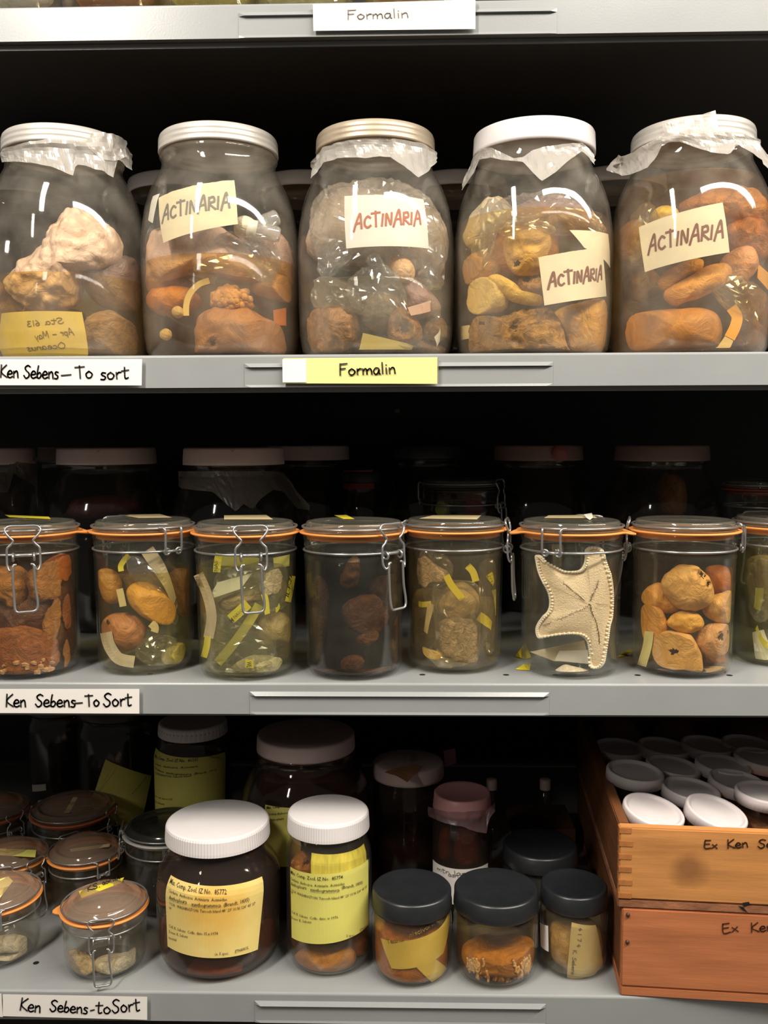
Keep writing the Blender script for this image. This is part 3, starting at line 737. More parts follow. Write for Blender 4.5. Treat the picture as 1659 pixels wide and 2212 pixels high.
pebble(j, 'sea_anemone', [(914, 700), (938, 682), (962, 694), (966, 724), (940, 742), (916, 730)], flesh((164, 112, 52), .4, 80, 1), 'small ragged brown anemone at the lower right of the middle jar', depth=-.3, thick=.016, amp=.003, freq=140)
pebble(j, 'sea_anemone', [(700, 740), (780, 715), (850, 722), (940, 740), (950, 768), (700, 770)], flesh((150, 104, 52), .4, 60, 1), 'brown anemone scraps on the floor of the middle jar', depth=-.15, thick=.03, amp=.004)
curl(j, 'data_slip', [(784, 719), (898, 746), (894, 775), (772, 775)], 'olive yellow slip lying at the bottom of the middle jar', principled('olive_slip', (188, 166, 84), .6, var=.12, scale=40), depth=-.82)
curl(j, 'data_slip', [(938, 728), (961, 704), (966, 736), (946, 750)], 'small white slip at the lower right of the middle jar', paper, depth=-.5)
curl(j, 'data_slip', [(880, 664), (944, 646), (947, 670), (888, 682)], 'pinkish slip across the mauve anemone in the middle jar', principled('pink_slip', (222, 178, 160), .6), depth=-.74)
bag(j, [(662, 612), (690, 600), (740, 606), (775, 640), (770, 672), (715, 668), (668, 655)], 'milky bag left of centre in the middle jar', -.62, .012, .006, 70, film_milky)
bag(j, [(770, 672), (752, 622), (775, 588), (820, 572), (856, 600), (878, 650), (868, 694), (810, 680)], 'clear gathered bag at the centre of the middle jar', -.72, .012, .007, 70)
bag(j, [(655, 545), (735, 518), (765, 546), (712, 596), (676, 582)], 'clear bag corner below the label of the middle jar, left', -.75, .008, .005, 60)
bag(j, [(896, 604), (938, 560), (972, 520), (972, 606), (926, 624)], 'clear bag at the right wall of the middle jar', -.55, .012, .007, 60)
bag(j, [(672, 470), (700, 415), (780, 396), (860, 398), (930, 440), (972, 520), (960, 570), (900, 600), (800, 590), (690, 560)], 'large milky bag filling the top of the middle jar', -.4, .03, .008, 85, film_milky, m=16, k=10)
bag(j, [(790, 566), (812, 545), (836, 580), (862, 596), (852, 600), (815, 582)], 'twisted bag neck under the label of the middle jar', -.8, .006, .004, 80)
bag(j, [(918, 640), (950, 652), (972, 690), (950, 684), (920, 668)], 'pointed clear bag tail at the right of the middle jar', -.55, .006, .004, 80)
o = curl(j, 'jar_label', [(744, 424), (915, 431), (926, 537), (748, 537)], 'bright white paper label written in faded red, middle jar', paper, off=-.0022, nu=14, nv=8, cat='label', edge=.5)
write('ACTINARIA', (j, -.0018), (764, 496), (912, 484), 30, 4.2, ink_red, o, slant=.1)

# jar 4
j = big_jar(1151, .092, 'large jar with plain white plastic lid, second from the right')
plastic_cap(j, white_lid); j.liquid(.139, amber)
skirt(j, [(1000, 392, 412, .010, .012), (1020, 345, 380, .006, .012), (1038, 322, 345, .004, .006), (1060, 318, 340, .004, .006), (1085, 330, 346, .004, .005), (1110, 342, 348, .004, .005), (1130, 340, 350, .004, .007), (1150, 325, 372, .004, .009), (1170, 318, 392, .004, .010), (1200, 314, 372, .004, .009), (1230, 310, 345, .004, .007), (1258, 308, 326, .004, .006), (1285, 338, 356, .010, .014)], wrap, '')
pebble(j, 'sea_anemone', [(1088, 470), (1120, 444), (1180, 424), (1240, 440), (1290, 474), (1304, 505), (1240, 520), (1150, 510), (1100, 500)], flesh((168, 126, 118), .25, 40, .6), 'mauve anemone in a bag above the fluid of the white-lidded large jar', depth=-.25, thick=.03, amp=.004)
pebble(j, 'sea_anemone', [(1000, 520), (1022, 460), (1060, 428), (1100, 440), (1108, 480), (1070, 520), (1030, 545)], flesh((206, 182, 140), .25, 40, .6), 'cream anemone at the upper left of the white-lidded large jar', depth=-.35, thick=.022, amp=.004)
pebble(j, 'sea_anemone', [(1044, 520), (1080, 490), (1140, 485), (1200, 490), (1206, 550), (1170, 600), (1060, 600), (1040, 565)], flesh((214, 142, 46), .2, 30), 'glowing orange anemone filling the middle of the white-lidded large jar', depth=-.25, thick=.03)
pebble(j, 'sea_anemone', [(1088, 530), (1100, 504), (1140, 494), (1178, 502), (1192, 524), (1178, 562), (1164, 592), (1120, 596), (1096, 574)], flesh((212, 166, 92), .25, 40, .5), 'yellow ochre anemone with a dark spot, centre of the white-lidded large jar', depth=-.6, thick=.016, pits=((1114, 573, 11, .003),))
pebble(j, 'sea_anemone', [(994, 570), (1030, 546), (1066, 552), (1082, 580), (1070, 606), (1020, 616), (996, 600)], flesh((188, 138, 82), .25, 40, .5), 'brown anemone at the left wall of the white-lidded large jar', depth=-.4, thick=.018)
pebble(j, 'sea_anemone', [(996, 640), (1008, 612), (1050, 598), (1082, 614), (1098, 646), (1088, 672), (1040, 680), (1000, 668)], flesh((220, 194, 132), .15, 40, .3), 'smooth pale yellow anemone at the lower left of the white-lidded large jar', depth=-.55, thick=.02, amp=.002)
pebble(j, 'sea_anemone', [(1054, 604), (1074, 592), (1108, 610), (1134, 632), (1170, 640), (1168, 660), (1120, 656), (1090, 642)], flesh((228, 190, 98), .15, 60, .3), 'yellow curved anemone arm in the white-lidded large jar', depth=-.68, thick=.010, amp=.0012)
pebble(j, 'sea_anemone', [(1085, 660), (1120, 646), (1162, 648), (1168, 670), (1130, 690), (1094, 688)], flesh((74, 48, 38), .5, 90, .8), 'blackened fold of tissue under the yellow arm', depth=-.5, thick=.012)
pebble(j, 'sea_anemone', [(1118, 610), (1140, 592), (1168, 604), (1176, 640), (1150, 648), (1124, 634)], flesh((160, 118, 84), .4, 70, .8), 'grey brown tissue right of the yellow arm', depth=-.5, thick=.012, pits=((1136, 607, 9, .003),))
pebble(j, 'sea_anemone', [(994, 745), (1002, 712), (1032, 684), (1080, 686), (1112, 674), (1162, 662), (1196, 676), (1212, 704), (1223, 742), (1222, 772), (1100, 776), (1000, 772)], flesh((172, 126, 72), .45, 70, 1, 100, spots=(90, .62, (92, 58, 30))), 'ragged warty brown anemone on the floor of the white-lidded large jar', depth=-.55, thick=.026, amp=.0045, freq=120, m=14, pits=((1105, 712, 12, .004), (1040, 700, 8, .004)))
pebble(j, 'sea_anemone', [(1192, 690), (1206, 668), (1250, 654), (1296, 646), (1314, 670), (1312, 720), (1300, 768), (1232, 772), (1214, 730)], flesh((214, 158, 78), .25, 50, .7, 90), 'orange tan anemone at the lower right of the white-lidded large jar', depth=-.35, thick=.024, amp=.002, asp=(1, 1, .3), freq=170)
bag(j, [(1040, 500), (1075, 440), (1120, 425), (1180, 418), (1250, 436), (1300, 480), (1290, 510), (1200, 500), (1120, 498)], 'crinkled clear bag at the top of the white-lidded large jar', -.6, .014, .009, 60)
bag(j, [(998, 560), (1010, 480), (1055, 430), (1095, 470), (1075, 505), (1055, 560), (1020, 590)], 'cloudy bag at the upper left of the white-lidded large jar', -.62, .012, .008, 60, film_milky)
bag(j, [(1075, 505), (1120, 470), (1165, 478), (1200, 500), (1150, 512)], 'shiny bag fold at the fluid line of the white-lidded large jar', -.8, .008, .006, 90)
curl(j, 'data_slip', [(1230, 497), (1314, 506), (1318, 580), (1262, 535)], 'cream paper curled along the right wall of the white-lidded large jar', paper_cream, off=-.0022, nu=8)
curl(j, 'data_slip', [(992, 706), (1015, 702), (1017, 731), (995, 736)], 'tiny white slip at the left wall of the white-lidded large jar', paper, off=-.005)
o = curl(j, 'jar_label', [(1163, 556), (1301, 535), (1310, 640), (1176, 660)], 'cream label written in brown, low on the white-lidded large jar', paper_cream, off=-.0022, nu=14, nv=8, cat='label', edge=.4)
write('ACTINARIA', (j, -.0018), (1184, 621), (1302, 603), 28, 4, ink_brown, o, slant=.1)

# jar 5
j = big_jar(1490, .092, 'rightmost large jar filled with amber fluid, wrapped lid with loose film')
metal_cap(j, metal_lid); j.liquid(.176, amber_deep)
skirt(j, [(1308, 364, 368, .02, .02), (1338, 334, 376, .014, .018), (1345, 338, 380, .010, .014), (1368, 330, 376, .006, .012), (1400, 308, 362, .005, .010), (1430, 292, 316, .005, .007), (1445, 284, 308, .006, .006), (1468, 276, 306, .006, .006), (1500, 276, 318, .006, .008), (1535, 274, 328, .006, .010), (1575, 280, 334, .006, .012), (1592, 288, 312, .006, .008), (1604, 296, 318, .008, .010), (1640, 308, 340, .014, .016), (1652, 330, 356, .016, .02), (1675, 345, 380, .02, .02)], wrap, '')
skirt(j, [(1432, 268, 306, .004, .005), (1470, 258, 304, .004, .006), (1510, 250, 306, .004, .006), (1546, 238, 310, .005, .008), (1556, 300, 318, .006, .008)], wrap, '', 'torn_wrap', .0012, 24, 6)
skirt(j, [(1568, 280, 284, .004, .005), (1590, 284, 306, .006, .008), (1612, 286, 312, .008, .010), (1642, 302, 316, .012, .014)], wrap, '', 'wrap_flap', .0012, 20, 5)
pebble(j, 'sea_anemone', [(1470, 440), (1510, 420), (1570, 405), (1625, 414), (1655, 445), (1660, 485), (1600, 500), (1530, 480), (1480, 465)], flesh((212, 138, 62), .35, 60, .9), 'orange anemone floating at the fluid top of the rightmost large jar', depth=-.1, thick=.03, amp=.004)
pebble(j, 'sea_anemone', [(1408, 466), (1420, 450), (1442, 444), (1462, 454), (1466, 474), (1444, 486), (1416, 482)], flesh((222, 196, 78), .2, 60, .3), 'round yellow anemone behind the label of the rightmost large jar', depth=-.35, thick=.014)
pebble(j, 'sea_anemone', [(1334, 520), (1344, 490), (1376, 478), (1400, 510), (1400, 560), (1366, 574), (1338, 556)], flesh((150, 102, 40), .3, 50, .5), 'olive brown anemone left of the label of the rightmost large jar', depth=-.2, thick=.022)
pebble(j, 'sea_anemone', [(1566, 500), (1600, 470), (1650, 478), (1664, 540), (1630, 580), (1580, 560)], flesh((176, 104, 52), .4, 60, .9), 'reddish brown shaggy anemone right of the label of the rightmost large jar', depth=-.3, thick=.024, amp=.005)
pebble(j, 'sea_anemone', [(1555, 570), (1590, 536), (1628, 538), (1636, 580), (1600, 618), (1566, 612)], flesh((206, 146, 124), .2, 50, .5), 'pinkish anemone below the label corner of the rightmost large jar', depth=-.55, thick=.016)
pebble(j, 'sea_anemone', [(1422, 606), (1440, 586), (1490, 560), (1518, 562), (1512, 584), (1470, 606), (1440, 628), (1426, 622)], flesh((206, 148, 78), .2, 50, .4), 'upper of two tan finger-like anemones in the rightmost large jar', depth=-.55, thick=.012, amp=.001)
pebble(j, 'sea_anemone', [(1434, 640), (1442, 622), (1490, 596), (1534, 572), (1584, 572), (1580, 604), (1530, 636), (1478, 654), (1462, 662), (1446, 656)], flesh((214, 156, 92), .2, 50, .4), 'lower of two tan finger-like anemones in the rightmost large jar', depth=-.6, thick=.015, amp=.0012)
pebble(j, 'sea_anemone', [(1334, 722), (1344, 692), (1380, 676), (1440, 668), (1504, 664), (1544, 676), (1558, 704), (1556, 736), (1538, 752), (1450, 755), (1384, 758), (1346, 752)], flesh((192, 134, 76), .25, 30, .4), 'long brown sausage-shaped anemone on the floor of the rightmost large jar', depth=-.5, thick=.025, amp=.0012, freq=40)
pebble(j, 'sea_anemone', [(1584, 650), (1620, 620), (1656, 640), (1660, 720), (1636, 764), (1596, 758), (1580, 700)], flesh((128, 80, 36), .4, 50, .7), 'dark brown anemone at the lower right edge of the photo, rightmost large jar', depth=-.35, thick=.022)
pebble(j, 'sea_anemone', [(1350, 600), (1400, 580), (1440, 640), (1420, 670), (1360, 670)], flesh((100, 66, 34), .3, 50, .5), 'dim brown anemone behind the fingers in the rightmost large jar', depth=.1, thick=.03)
ribbon(j, 'museum_tag', [(1580, 664), (1592, 684), (1588, 706), (1576, 730)], 24, 'yellow bent paper strip in the rightmost large jar', principled('golden_strip', (244, 186, 50), .6), depth=-.72)
curl(j, 'data_slip', [(1566, 726), (1584, 736), (1570, 770), (1540, 764)], 'whitish slip under the yellow strip of the rightmost large jar', paper_cream, depth=-.76)
curl(j, 'data_slip', [(1638, 570), (1672, 600), (1672, 640), (1636, 600)], 'yellow slip at the right edge of the photo in the rightmost large jar', principled('golden_strip', (244, 186, 50), .6), depth=-.5)
bag(j, [(1320, 480), (1380, 440), (1420, 470), (1400, 520), (1350, 560)], 'clear bag at the upper left of the rightmost large jar', -.5, .012, .007, 60)
bag(j, [(1530, 610), (1600, 600), (1650, 640), (1640, 700), (1570, 660)], 'clear bag right of the fingers in the rightmost large jar', -.66, .010, .007, 70)
o = curl(j, 'jar_label', [(1380, 491), (1561, 437), (1576, 545), (1393, 588)], 'cream label slanting upward written in brown, rightmost large jar', paper_cream, off=-.0022, nu=14, nv=8, cat='label', edge=.4)
write('ACTINARIA', (j, -.0018), (1400, 546), (1566, 512), 32, 4.6, ink_brown, o, slant=.1)

# large jars standing behind the front row: only lids and shoulders show
for cx, Y, lb in ((48, .275, 'large jar in shade behind the leftmost two large jars'), (388, .26, 'large jar in shade seen between the first and second large jars'), (662, .265, 'large jar in shade seen between the second and middle large jars'), (985, .27, 'large jar in shade seen right of the middle large jar'), (1325, .26, 'large jar in shade seen left of the rightmost large jar')):
    j = big_jar(cx, Y, lb, glass_dark, group='large jars in the shade behind the front row', py=390)
    plastic_cap(j, white_lid, .2215, .2365, .0605) if False else plastic_cap(j, white_lid, .2145, .232, .0625)
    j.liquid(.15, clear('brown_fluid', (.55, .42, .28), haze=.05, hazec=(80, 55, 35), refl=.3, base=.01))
# ------------------------------------------------------------------ clip-top jars
CP = [(0, .043), (.003, .0470), (.007, .0488), (.013, .0496), (.118, .0509), (.1215, .0516), (.1245, .0506), (.1300, .0506), (.1325, .0512), (.1350, .0506), (.1400, .0520), (.1425, .0524), (.1438, .0520)]
SP = [(0, .034), (.004, .0385), (.010, .0416), (.016, .0426), (.044, .0428), (.0475, .0434), (.0500, .0424), (.0545, .0424), (.0570, .0430), (.0590, .0428), (.0615, .0438), (.0628, .0436)]
def tang(j, phi, Rn):
    d = Vector((math.sin(phi), -math.cos(phi), 0)); t = Vector((math.cos(phi), math.sin(phi), 0)); A = Vector((j.ax, j.ay, j.z))
    return lambda p, zg: A+d*(Rn+p[1])+t*p[0]+Vector((0, 0, zg+p[2]))
def clip_top(j, phi, zg, Rg, zw, Rn, s=1.0, dome=0, tabs=(), rub=None, lidm=None, wr=.00115, lidR=None, lever=True, open_lever=0):
    rub = rub or rubber; lidm = lidm or glass_lid; R = lidR or Rn-.0004
    # rubber ring with pull tabs
    P = [(zg-.0008, Rg-.006), (zg-.0009, Rg-.0012), (zg-.0002, Rg), (zg+.0010, Rg), (zg+.0013, Rg-.001), (zg+.0013, Rg-.006), (zg-.0008, Rg-.006)]
    vs, fs = lathe_vf((j.ax, j.ay, j.z), P, 72)
    for tb in tabs:
        a0 = math.radians(tb)
        for i, v in enumerate(vs):
            x, y = v[0]-j.ax, v[1]-j.ay; a = math.atan2(x, -y); da = (a-a0+PI) % (2*PI)-PI
            q = math.hypot(x, y)
            if q > Rg-.004 and abs(da) < .24:
                e = .0095*s*(math.cos(da/.24*PI)*.5+.5)**.7; vs[i] = (v[0]+x/q*e, v[1]+y/q*e, v[2]-.25*e)
    rr_ = mk('rubber_ring', vs, fs, rub, j.root)
    lathe('rubber_collar', (j.ax, j.ay, j.z), [(zg-.0065*s, Rn-.004), (zg-.0065*s, Rn-.0032), (zg-.001, Rn-.0032), (zg-.001, Rn-.004)], rub, rr_, 48)
    # glass lid
    b = zg+.0014
    if dome:
        P = [(b, .0001), (b, R), (b+.0022, R+.0006), (b+.0034, R-.0008), (b+.0036, R-.0030), (b+.0078, R-.0044), (b+.0088, R-.0058), (b+.0088, R-.0078), (b+.0074, R-.0096), (b+.0078, R-.0115), (b+dome*.55, R-.0150), (b+dome*.85, R*.5), (b+dome*.97, R*.25), (b+dome, .0001)]
    else:
        P = [(b, .0001), (b, R+.0006), (b+.0026, R+.0008), (b+.0036, R-.0004), (b+.0042, R-.0022), (b+.0058, R-.0018), (b+.0086, R-.0020), (b+.0098, R-.0034), (b+.0098, R-.0075), (b+.0088, R-.011), (b+.0092, R*.5), (b+.0096, .0001)]
    j.part('glass_lid', P, lidm, 72)
    # neck wires
    w = wr*s**.5
    ring = lambda R_, z_: [(j.ax+R_*math.cos(a*PI/32), j.ay+R_*math.sin(a*PI/32), j.z+z_) for a in range(64)]
    nw_ = tube('neck_wire', ring(Rn+.0003, zw), w, wire, j.root, True, 6)
    tube('lid_wire', ring(R+.0016, b+.0046 if not dome else b+.0040), w, wire, j.root, True, 6)
    T = tang(j, phi, Rn)
    half = [(0, .0035, .0112), (.0118, .0035, .0112), (.0155, .004, .0090), (.0162, .005, .0060), (.0126, .0062, .0010), (.0092, .0062, -.0028), (.0112, .0062, -.0065), (.0148, .0062, -.0105), (.0152, .0062, -.0195), (.0150, .0070, -.0275), (.0130, .0085, -.0315), (.0104, .0098, -.0305), (.0098, .0098, -.0270)]
    q = [(-a, n, z) for a, n, z in half[1:]][::-1]+half
    q = [(a*s, n*s if n > .004 else n, z*s) for a, n, z in q]
    ll_ = tube('latch_loop', spline([T(p, zg) for p in q], False, 4), w*1.05, wire, j.root, False, 7)
    zr = (zw-zg)/s
    V, F = merge([tube_vf([T((a*s, .0045*s, zr*s), zg) for a in (-.0105, -.003, .003, .0105)], w*1.5, False, 8)] +
        [tube_vf([T((sg*(.0096)*s, (.0052+.0036*math.cos(a*PI/8))*s, (zr-.0016+.0036*math.sin(a*PI/8))*s), zg) for a in range(16)], w, True, 6) for sg in (-1, 1)])
    mk('latch_eyes', V, F, wire, nw_)
    if lever:
        k = open_lever
        lv = [(-.0066, .0095, -.0262), (-.0090, .0096, -.0264), (-.0100, .0100, -.0300), (-.0102, .0105+k*.3, -.0420), (-.0096, .0110+k*.6, -.0600), (-.0090, .0122+k*.9, -.0695), (-.0066, .0125+k, -.0722), (0, .0125+k, -.0722), (.0082, .0125+k, -.0718), (.0112, .0122+k*.9, -.0690), (.0116, .0115+k*.7, -.0620), (.0100, .0105+k*.3, -.0480), (.0094, .0100, -.0300), (.0088, .0096, -.0264), (.0064, .0095, -.0260)]
        tube('lever', spline([T((a*s, n*s, z*s), zg) for a, n, z in lv], False, 4), w*1.1, wire, ll_, False, 7)
    # hinge hooks on the far side of the latch
    H = tang(j, phi+PI, Rn); parts = []
    for sg in (-1, 1):
        hk = [(sg*.0140, .0015, .0066), (sg*.0105, .0036, .0064), (sg*.0094, .0056, .0040), (sg*.0094, .0060, -.0040), (sg*.0094, .0058, -.0150), (sg*.0088, .0050, -.0178), (sg*.0070, .0040, -.0170)]
        parts.append(tube_vf(spline([H((a*s, n*s, z*s), zg) for a, n, z in hk], False, 4), w*1.1, False, 7))
        parts.append(tube_vf([H((sg*(.0068+.003*math.cos(a*PI/6))*s, .0042*s, (zr+.003*math.sin(a*PI/6))*s), zg) for a in range(12)], w, True, 6))
    parts.append(tube_vf([H((a*s, .0040*s, zr*s), zg) for a in (-.010, 0, .010)], w*1.3, False, 7))
    mk('hinge_wire', *merge(parts), wire, j.root)
CG = 'clip-top jars with orange rubber rings in the middle row'
def clip_jar(cx, by, phi, label, name='clip_top_jar', fl=None, top=.126, gm=None, Y=None, sh=2, group=CG, **kw):
    z = SH[sh]
    if Y is None: Y = onZ(cx, by, z).y+.0435
    p = onY(cx, 1300 if sh == 2 else by, Y)
    j = Jar(name, p.x, Y, z, CP, label, 'jar', group)
    j.body(gm or glass, base=.006)
    if fl: j.liquid(top, fl)
    clip_top(j, math.radians(phi), .1448, .0557, .1272, .0512, **kw)
    return j
def lid_paper(quad, z, label, mat, name='paper_scrap', nu=4, nv=2, lift=0):
    o = sheet(name, quad, lambda px, py: onZ(px, py, z+.0012), mat, None, nu, nv, .0004); return tag(o, label, 'paper')
fl_brown = clear('orange_brown_fluid', (.87, .72, .48), haze=.04, hazec=(130, 80, 40), refl=.3, base=.01)
fl_straw = clear('straw_fluid', (.93, .88, .62), haze=.05, hazec=(170, 150, 80), refl=.3, base=.01)
fl_green = clear('greenish_fluid', (.93, .92, .72), haze=.09, hazec=(176, 170, 120), refl=.3, base=.01)
fl_black = clear('blackish_brown_fluid', (.48, .38, .30), haze=.02, hazec=(50, 30, 24), refl=.3, base=.01)
fl_tan = clear('tan_fluid', (.92, .84, .62), haze=.08, hazec=(176, 150, 100), refl=.3, base=.01)
fl_clear = clear('clear_fluid', (.97, .97, .94), haze=.015, hazec=(170, 165, 150), refl=.3, base=.01)
fl_rust = clear('rusty_fluid', (.93, .82, .62), haze=.03, hazec=(110, 70, 50), refl=.3, base=.01)

# 1
j = clip_jar(62, 1470, 20, 'leftmost clip-top jar packed with broken orange brown chunks', fl=fl_brown, tabs=(100,))
br = flesh((176, 108, 62), .3, 60, 1, 130); br2 = flesh((190, 136, 78), .25, 60, .8, 130)
for pts, m, lb, d in (
  ([(-36, 1232), (5, 1222), (50, 1226), (62, 1262), (58, 1300), (35, 1316), (8, 1296), (-34, 1296)], br2, 'rough tan chunk at the upper left of the leftmost clip-top jar', -.45),
  ([(58, 1242), (82, 1222), (124, 1212), (132, 1256), (124, 1290), (84, 1300), (64, 1276)], br2, 'tan chunk behind the lever of the leftmost clip-top jar', -.5),
  ([(94, 1218), (130, 1196), (166, 1206), (168, 1244), (140, 1254), (108, 1240)], flesh((206, 116, 40), .2, 40, .4), 'orange lump at the upper right of the leftmost clip-top jar', -.25),
  ([(-36, 1322), (20, 1314), (72, 1320), (94, 1348), (64, 1358), (0, 1352), (-36, 1350)], flesh((170, 82, 44), .3, 60, .8), 'reddish flat chunk halfway up the leftmost clip-top jar', -.35),
  ([(108, 1312), (134, 1292), (140, 1330), (126, 1372), (104, 1388), (94, 1346)], br2, 'upright tan chunk right of centre in the leftmost clip-top jar', -.55),
  ([(138, 1292), (166, 1284), (166, 1344), (150, 1358), (136, 1334)], br, 'brown chunk at the right wall of the leftmost clip-top jar', -.25),
  ([(-40, 1376), (8, 1352), (60, 1350), (102, 1366), (122, 1392), (132, 1424), (108, 1448), (40, 1464), (-40, 1458)], br, 'biggest brown chunk at the bottom of the leftmost clip-top jar', -.6),
  ([(144, 1396), (160, 1382), (164, 1424), (150, 1442), (138, 1420)], br2, 'small tan chunk at the lower right of the leftmost clip-top jar', -.3),
  ([(-30, 1250), (60, 1240), (150, 1260), (160, 1400), (100, 1440), (-30, 1430)], flesh((92, 52, 40), .3, 40), 'dark chunk behind the others in the leftmost clip-top jar', .1)):
    pebble(j, 'tissue_chunk', pts, m, lb, depth=d, amp=.0035, freq=120, m=9, k=5)
cr = []
for i in range(34):
    px, py = random.uniform(-30, 146), 1455-random.random()**1.5*26; q = random.uniform(.35, .95)
    c0 = j.plane(-.86)(px, py); vs, fs = lathe_vf((0, 0, 0), [(-.003*q, .0004), (-.002*q, .003*q), (.001*q, .0036*q), (.003*q, .0004)], 6)
    ax = random.uniform(.6, 1.6); cr.append(([c0+Vector((v[0]*ax, v[1], v[2]+v[0]*random.uniform(-.5, .5))) for v in vs], fs))
o = tag(mk('tissue_crumbs', *merge(cr), br2, None, False), 'tan crumbs along the bottom of the leftmost clip-top jar', 'specimen'); o['kind'] = 'stuff'
lid_paper([(10, 1112), (105, 1116), (110, 1121), (20, 1117)], j.z+.155, 'yellow slip on the lid of the leftmost clip-top jar', tape_yel)
# 2
j = clip_jar(314, 1460, 227, 'clip-top jar with egg-like orange specimens, second from the left', fl=fl_straw, top=.104, tabs=(-88,))
pebble(j, 'egg_case', [(274, 1278), (288, 1260), (322, 1260), (360, 1284), (380, 1318), (372, 1346), (346, 1348), (308, 1330), (284, 1306)], flesh((226, 156, 54), .15, 35, .25), 'smooth orange egg-shaped specimen tied with a tag, second clip-top jar', depth=-.55, amp=.0008, m=12)
pebble(j, 'sea_anemone', [(217, 1356), (234, 1330), (270, 1324), (300, 1336), (316, 1360), (302, 1392), (266, 1408), (230, 1388)], flesh((196, 122, 80), .2, 45, .3), 'pinkish orange round specimen low in the second clip-top jar', depth=-.5, amp=.0015, m=12, pits=((240, 1341, 7, .002),))
pebble(j, 'sea_anemone', [(210, 1240), (228, 1228), (256, 1240), (264, 1282), (250, 1304), (224, 1292)], flesh((204, 136, 56), .2, 40, .3), 'orange specimen at the left wall of the second clip-top jar', depth=-.3, amp=.001)
pebble(j, 'sea_anemone', [(368, 1238), (408, 1232), (418, 1284), (408, 1330), (376, 1314)], flesh((160, 98, 38), .25, 40, .5), 'brown specimen at the right wall of the second clip-top jar', depth=-.05, amp=.002)
pebble(j, 'sea_anemone', [(352, 1408), (376, 1390), (402, 1396), (402, 1420), (380, 1434), (354, 1432)], flesh((214, 196, 104), .2, 60, .4), 'pale yellow lump low right in the second clip-top jar', depth=-.35, amp=.002)
pebble(j, 'sea_anemone', [(260, 1235), (330, 1225), (360, 1270), (300, 1300), (262, 1280)], flesh((120, 78, 36), .25, 40, .5), 'dim olive specimen behind the egg-shaped one', depth=.2, thick=.02)
ribbon(j, 'museum_tag', [(318, 1188), (344, 1226), (372, 1266), (402, 1305)], 30, 'long white tag slanting across the second clip-top jar', paper_old, depth=-.7)
ribbon(j, 'museum_tag', [(229, 1366), (236, 1394), (256, 1422), (290, 1430)], 26, 'curved white tag at the lower left of the second clip-top jar', paper_old, off=-.0022)
ribbon(j, 'yellow_tie', [(262, 1234), (261, 1222), (270, 1208), (279, 1199)], 12, 'yellow knotted tape near the neck of the second clip-top jar', tape_yel, depth=-.6)
ribbon(j, 'yellow_tie', [(258, 1272), (262, 1290), (266, 1310)], 15, 'cream tape end left of the egg-shaped specimen', paper_cream, depth=-.72)
ribbon(j, 'yellow_tie', [(326, 1346), (336, 1356), (334, 1366)], 18, 'cream tape end under the egg-shaped specimen', paper_cream, depth=-.8)
bag(j, [(280, 1200), (320, 1215), (375, 1270), (410, 1330), (390, 1350), (330, 1290), (280, 1240)], 'clear bag around the tag of the second clip-top jar', -.62, .008, .004, 70)
bag(j, [(300, 1390), (340, 1372), (392, 1385), (400, 1425), (340, 1436), (296, 1420)], 'hazy clear bag at the bottom of the second clip-top jar', -.6, .008, .004, 70)
lid_paper([(256, 1112), (345, 1110), (372, 1118), (300, 1119)], j.z+.155, 'olive slip on the lid of the second clip-top jar', paper_old)
# 3
j = clip_jar(533, 1472, 15, 'clip-top jar crammed with white and yellow tags, third from the left', fl=fl_green, top=.112, tabs=())
curl(j, 'data_slip', [(470, 1258), (545, 1238), (520, 1272), (448, 1296)], 'white card with a punched hole, third clip-top jar', paper, depth=-.74, nu=6)
pebble(j, 'tissue_chunk', [(562, 1262), (576, 1240), (600, 1230), (614, 1248), (612, 1276), (584, 1286), (564, 1278)], flesh((212, 186, 160), .2, 90, .9), 'pinkish white tissue at the right of the third clip-top jar', depth=-.6, amp=.003, freq=140)
pebble(j, 'tissue_chunk', [(470, 1300), (520, 1276), (570, 1270), (590, 1290), (540, 1304), (490, 1320)], flesh((168, 140, 100), .25, 60, .8), 'tan tissue fold under the white card of the third clip-top jar', depth=-.5, amp=.003)
pebble(j, 'tissue_chunk', [(560, 1340), (600, 1320), (630, 1345), (625, 1385), (580, 1400), (552, 1375)], flesh((176, 146, 98), .2, 60, .5), 'pale brown bag contents at the right of the third clip-top jar', depth=-.2, amp=.003)
pebble(j, 'tissue_chunk', [(500, 1440), (540, 1418), (600, 1420), (618, 1432), (590, 1452), (530, 1456)], flesh((206, 190, 150), .2, 90, .9), 'cream tissue along the bottom of the third clip-top jar', depth=-.55, amp=.003, freq=140)
pebble(j, 'tissue_chunk', [(440, 1300), (520, 1240), (620, 1260), (630, 1420), (520, 1450), (440, 1420)], flesh((150, 130, 88), .2, 40, .5), 'olive mass at the back of the third clip-top jar', depth=.35, thick=.015)
ribbon(j, 'paper_strip', [(428, 1240), (446, 1280), (457, 1330), (450, 1378)], 22, 'long translucent paper strip at the left wall of the third clip-top jar', paper_old, off=-.0022)
o = ribbon(j, 'yellow_tag', [(498, 1338), (536, 1304)], 22, 'yellow printed tag slanting at the centre of the third clip-top jar', tape_yel, depth=-.82)
wl = j.plane(-.845); printed('NASCO', wl, (507, 1336), (530, 1315), 6.5, ink, o); printed('M', wl, (500, 1346), (506, 1341), 9, ink, o, weight=.03)
ribbon(j, 'yellow_tag', [(470, 1432), (505, 1390), (540, 1340), (560, 1306)], 20, 'long faded yellow strip in the third clip-top jar', principled('faded_yellow', (208, 196, 92), .6), depth=-.7)
ribbon(j, 'yellow_tag', [(572, 1282), (578, 1302), (582, 1328)], 17, 'bright yellow tag behind the lever of the third clip-top jar', tape_yel, depth=-.78)
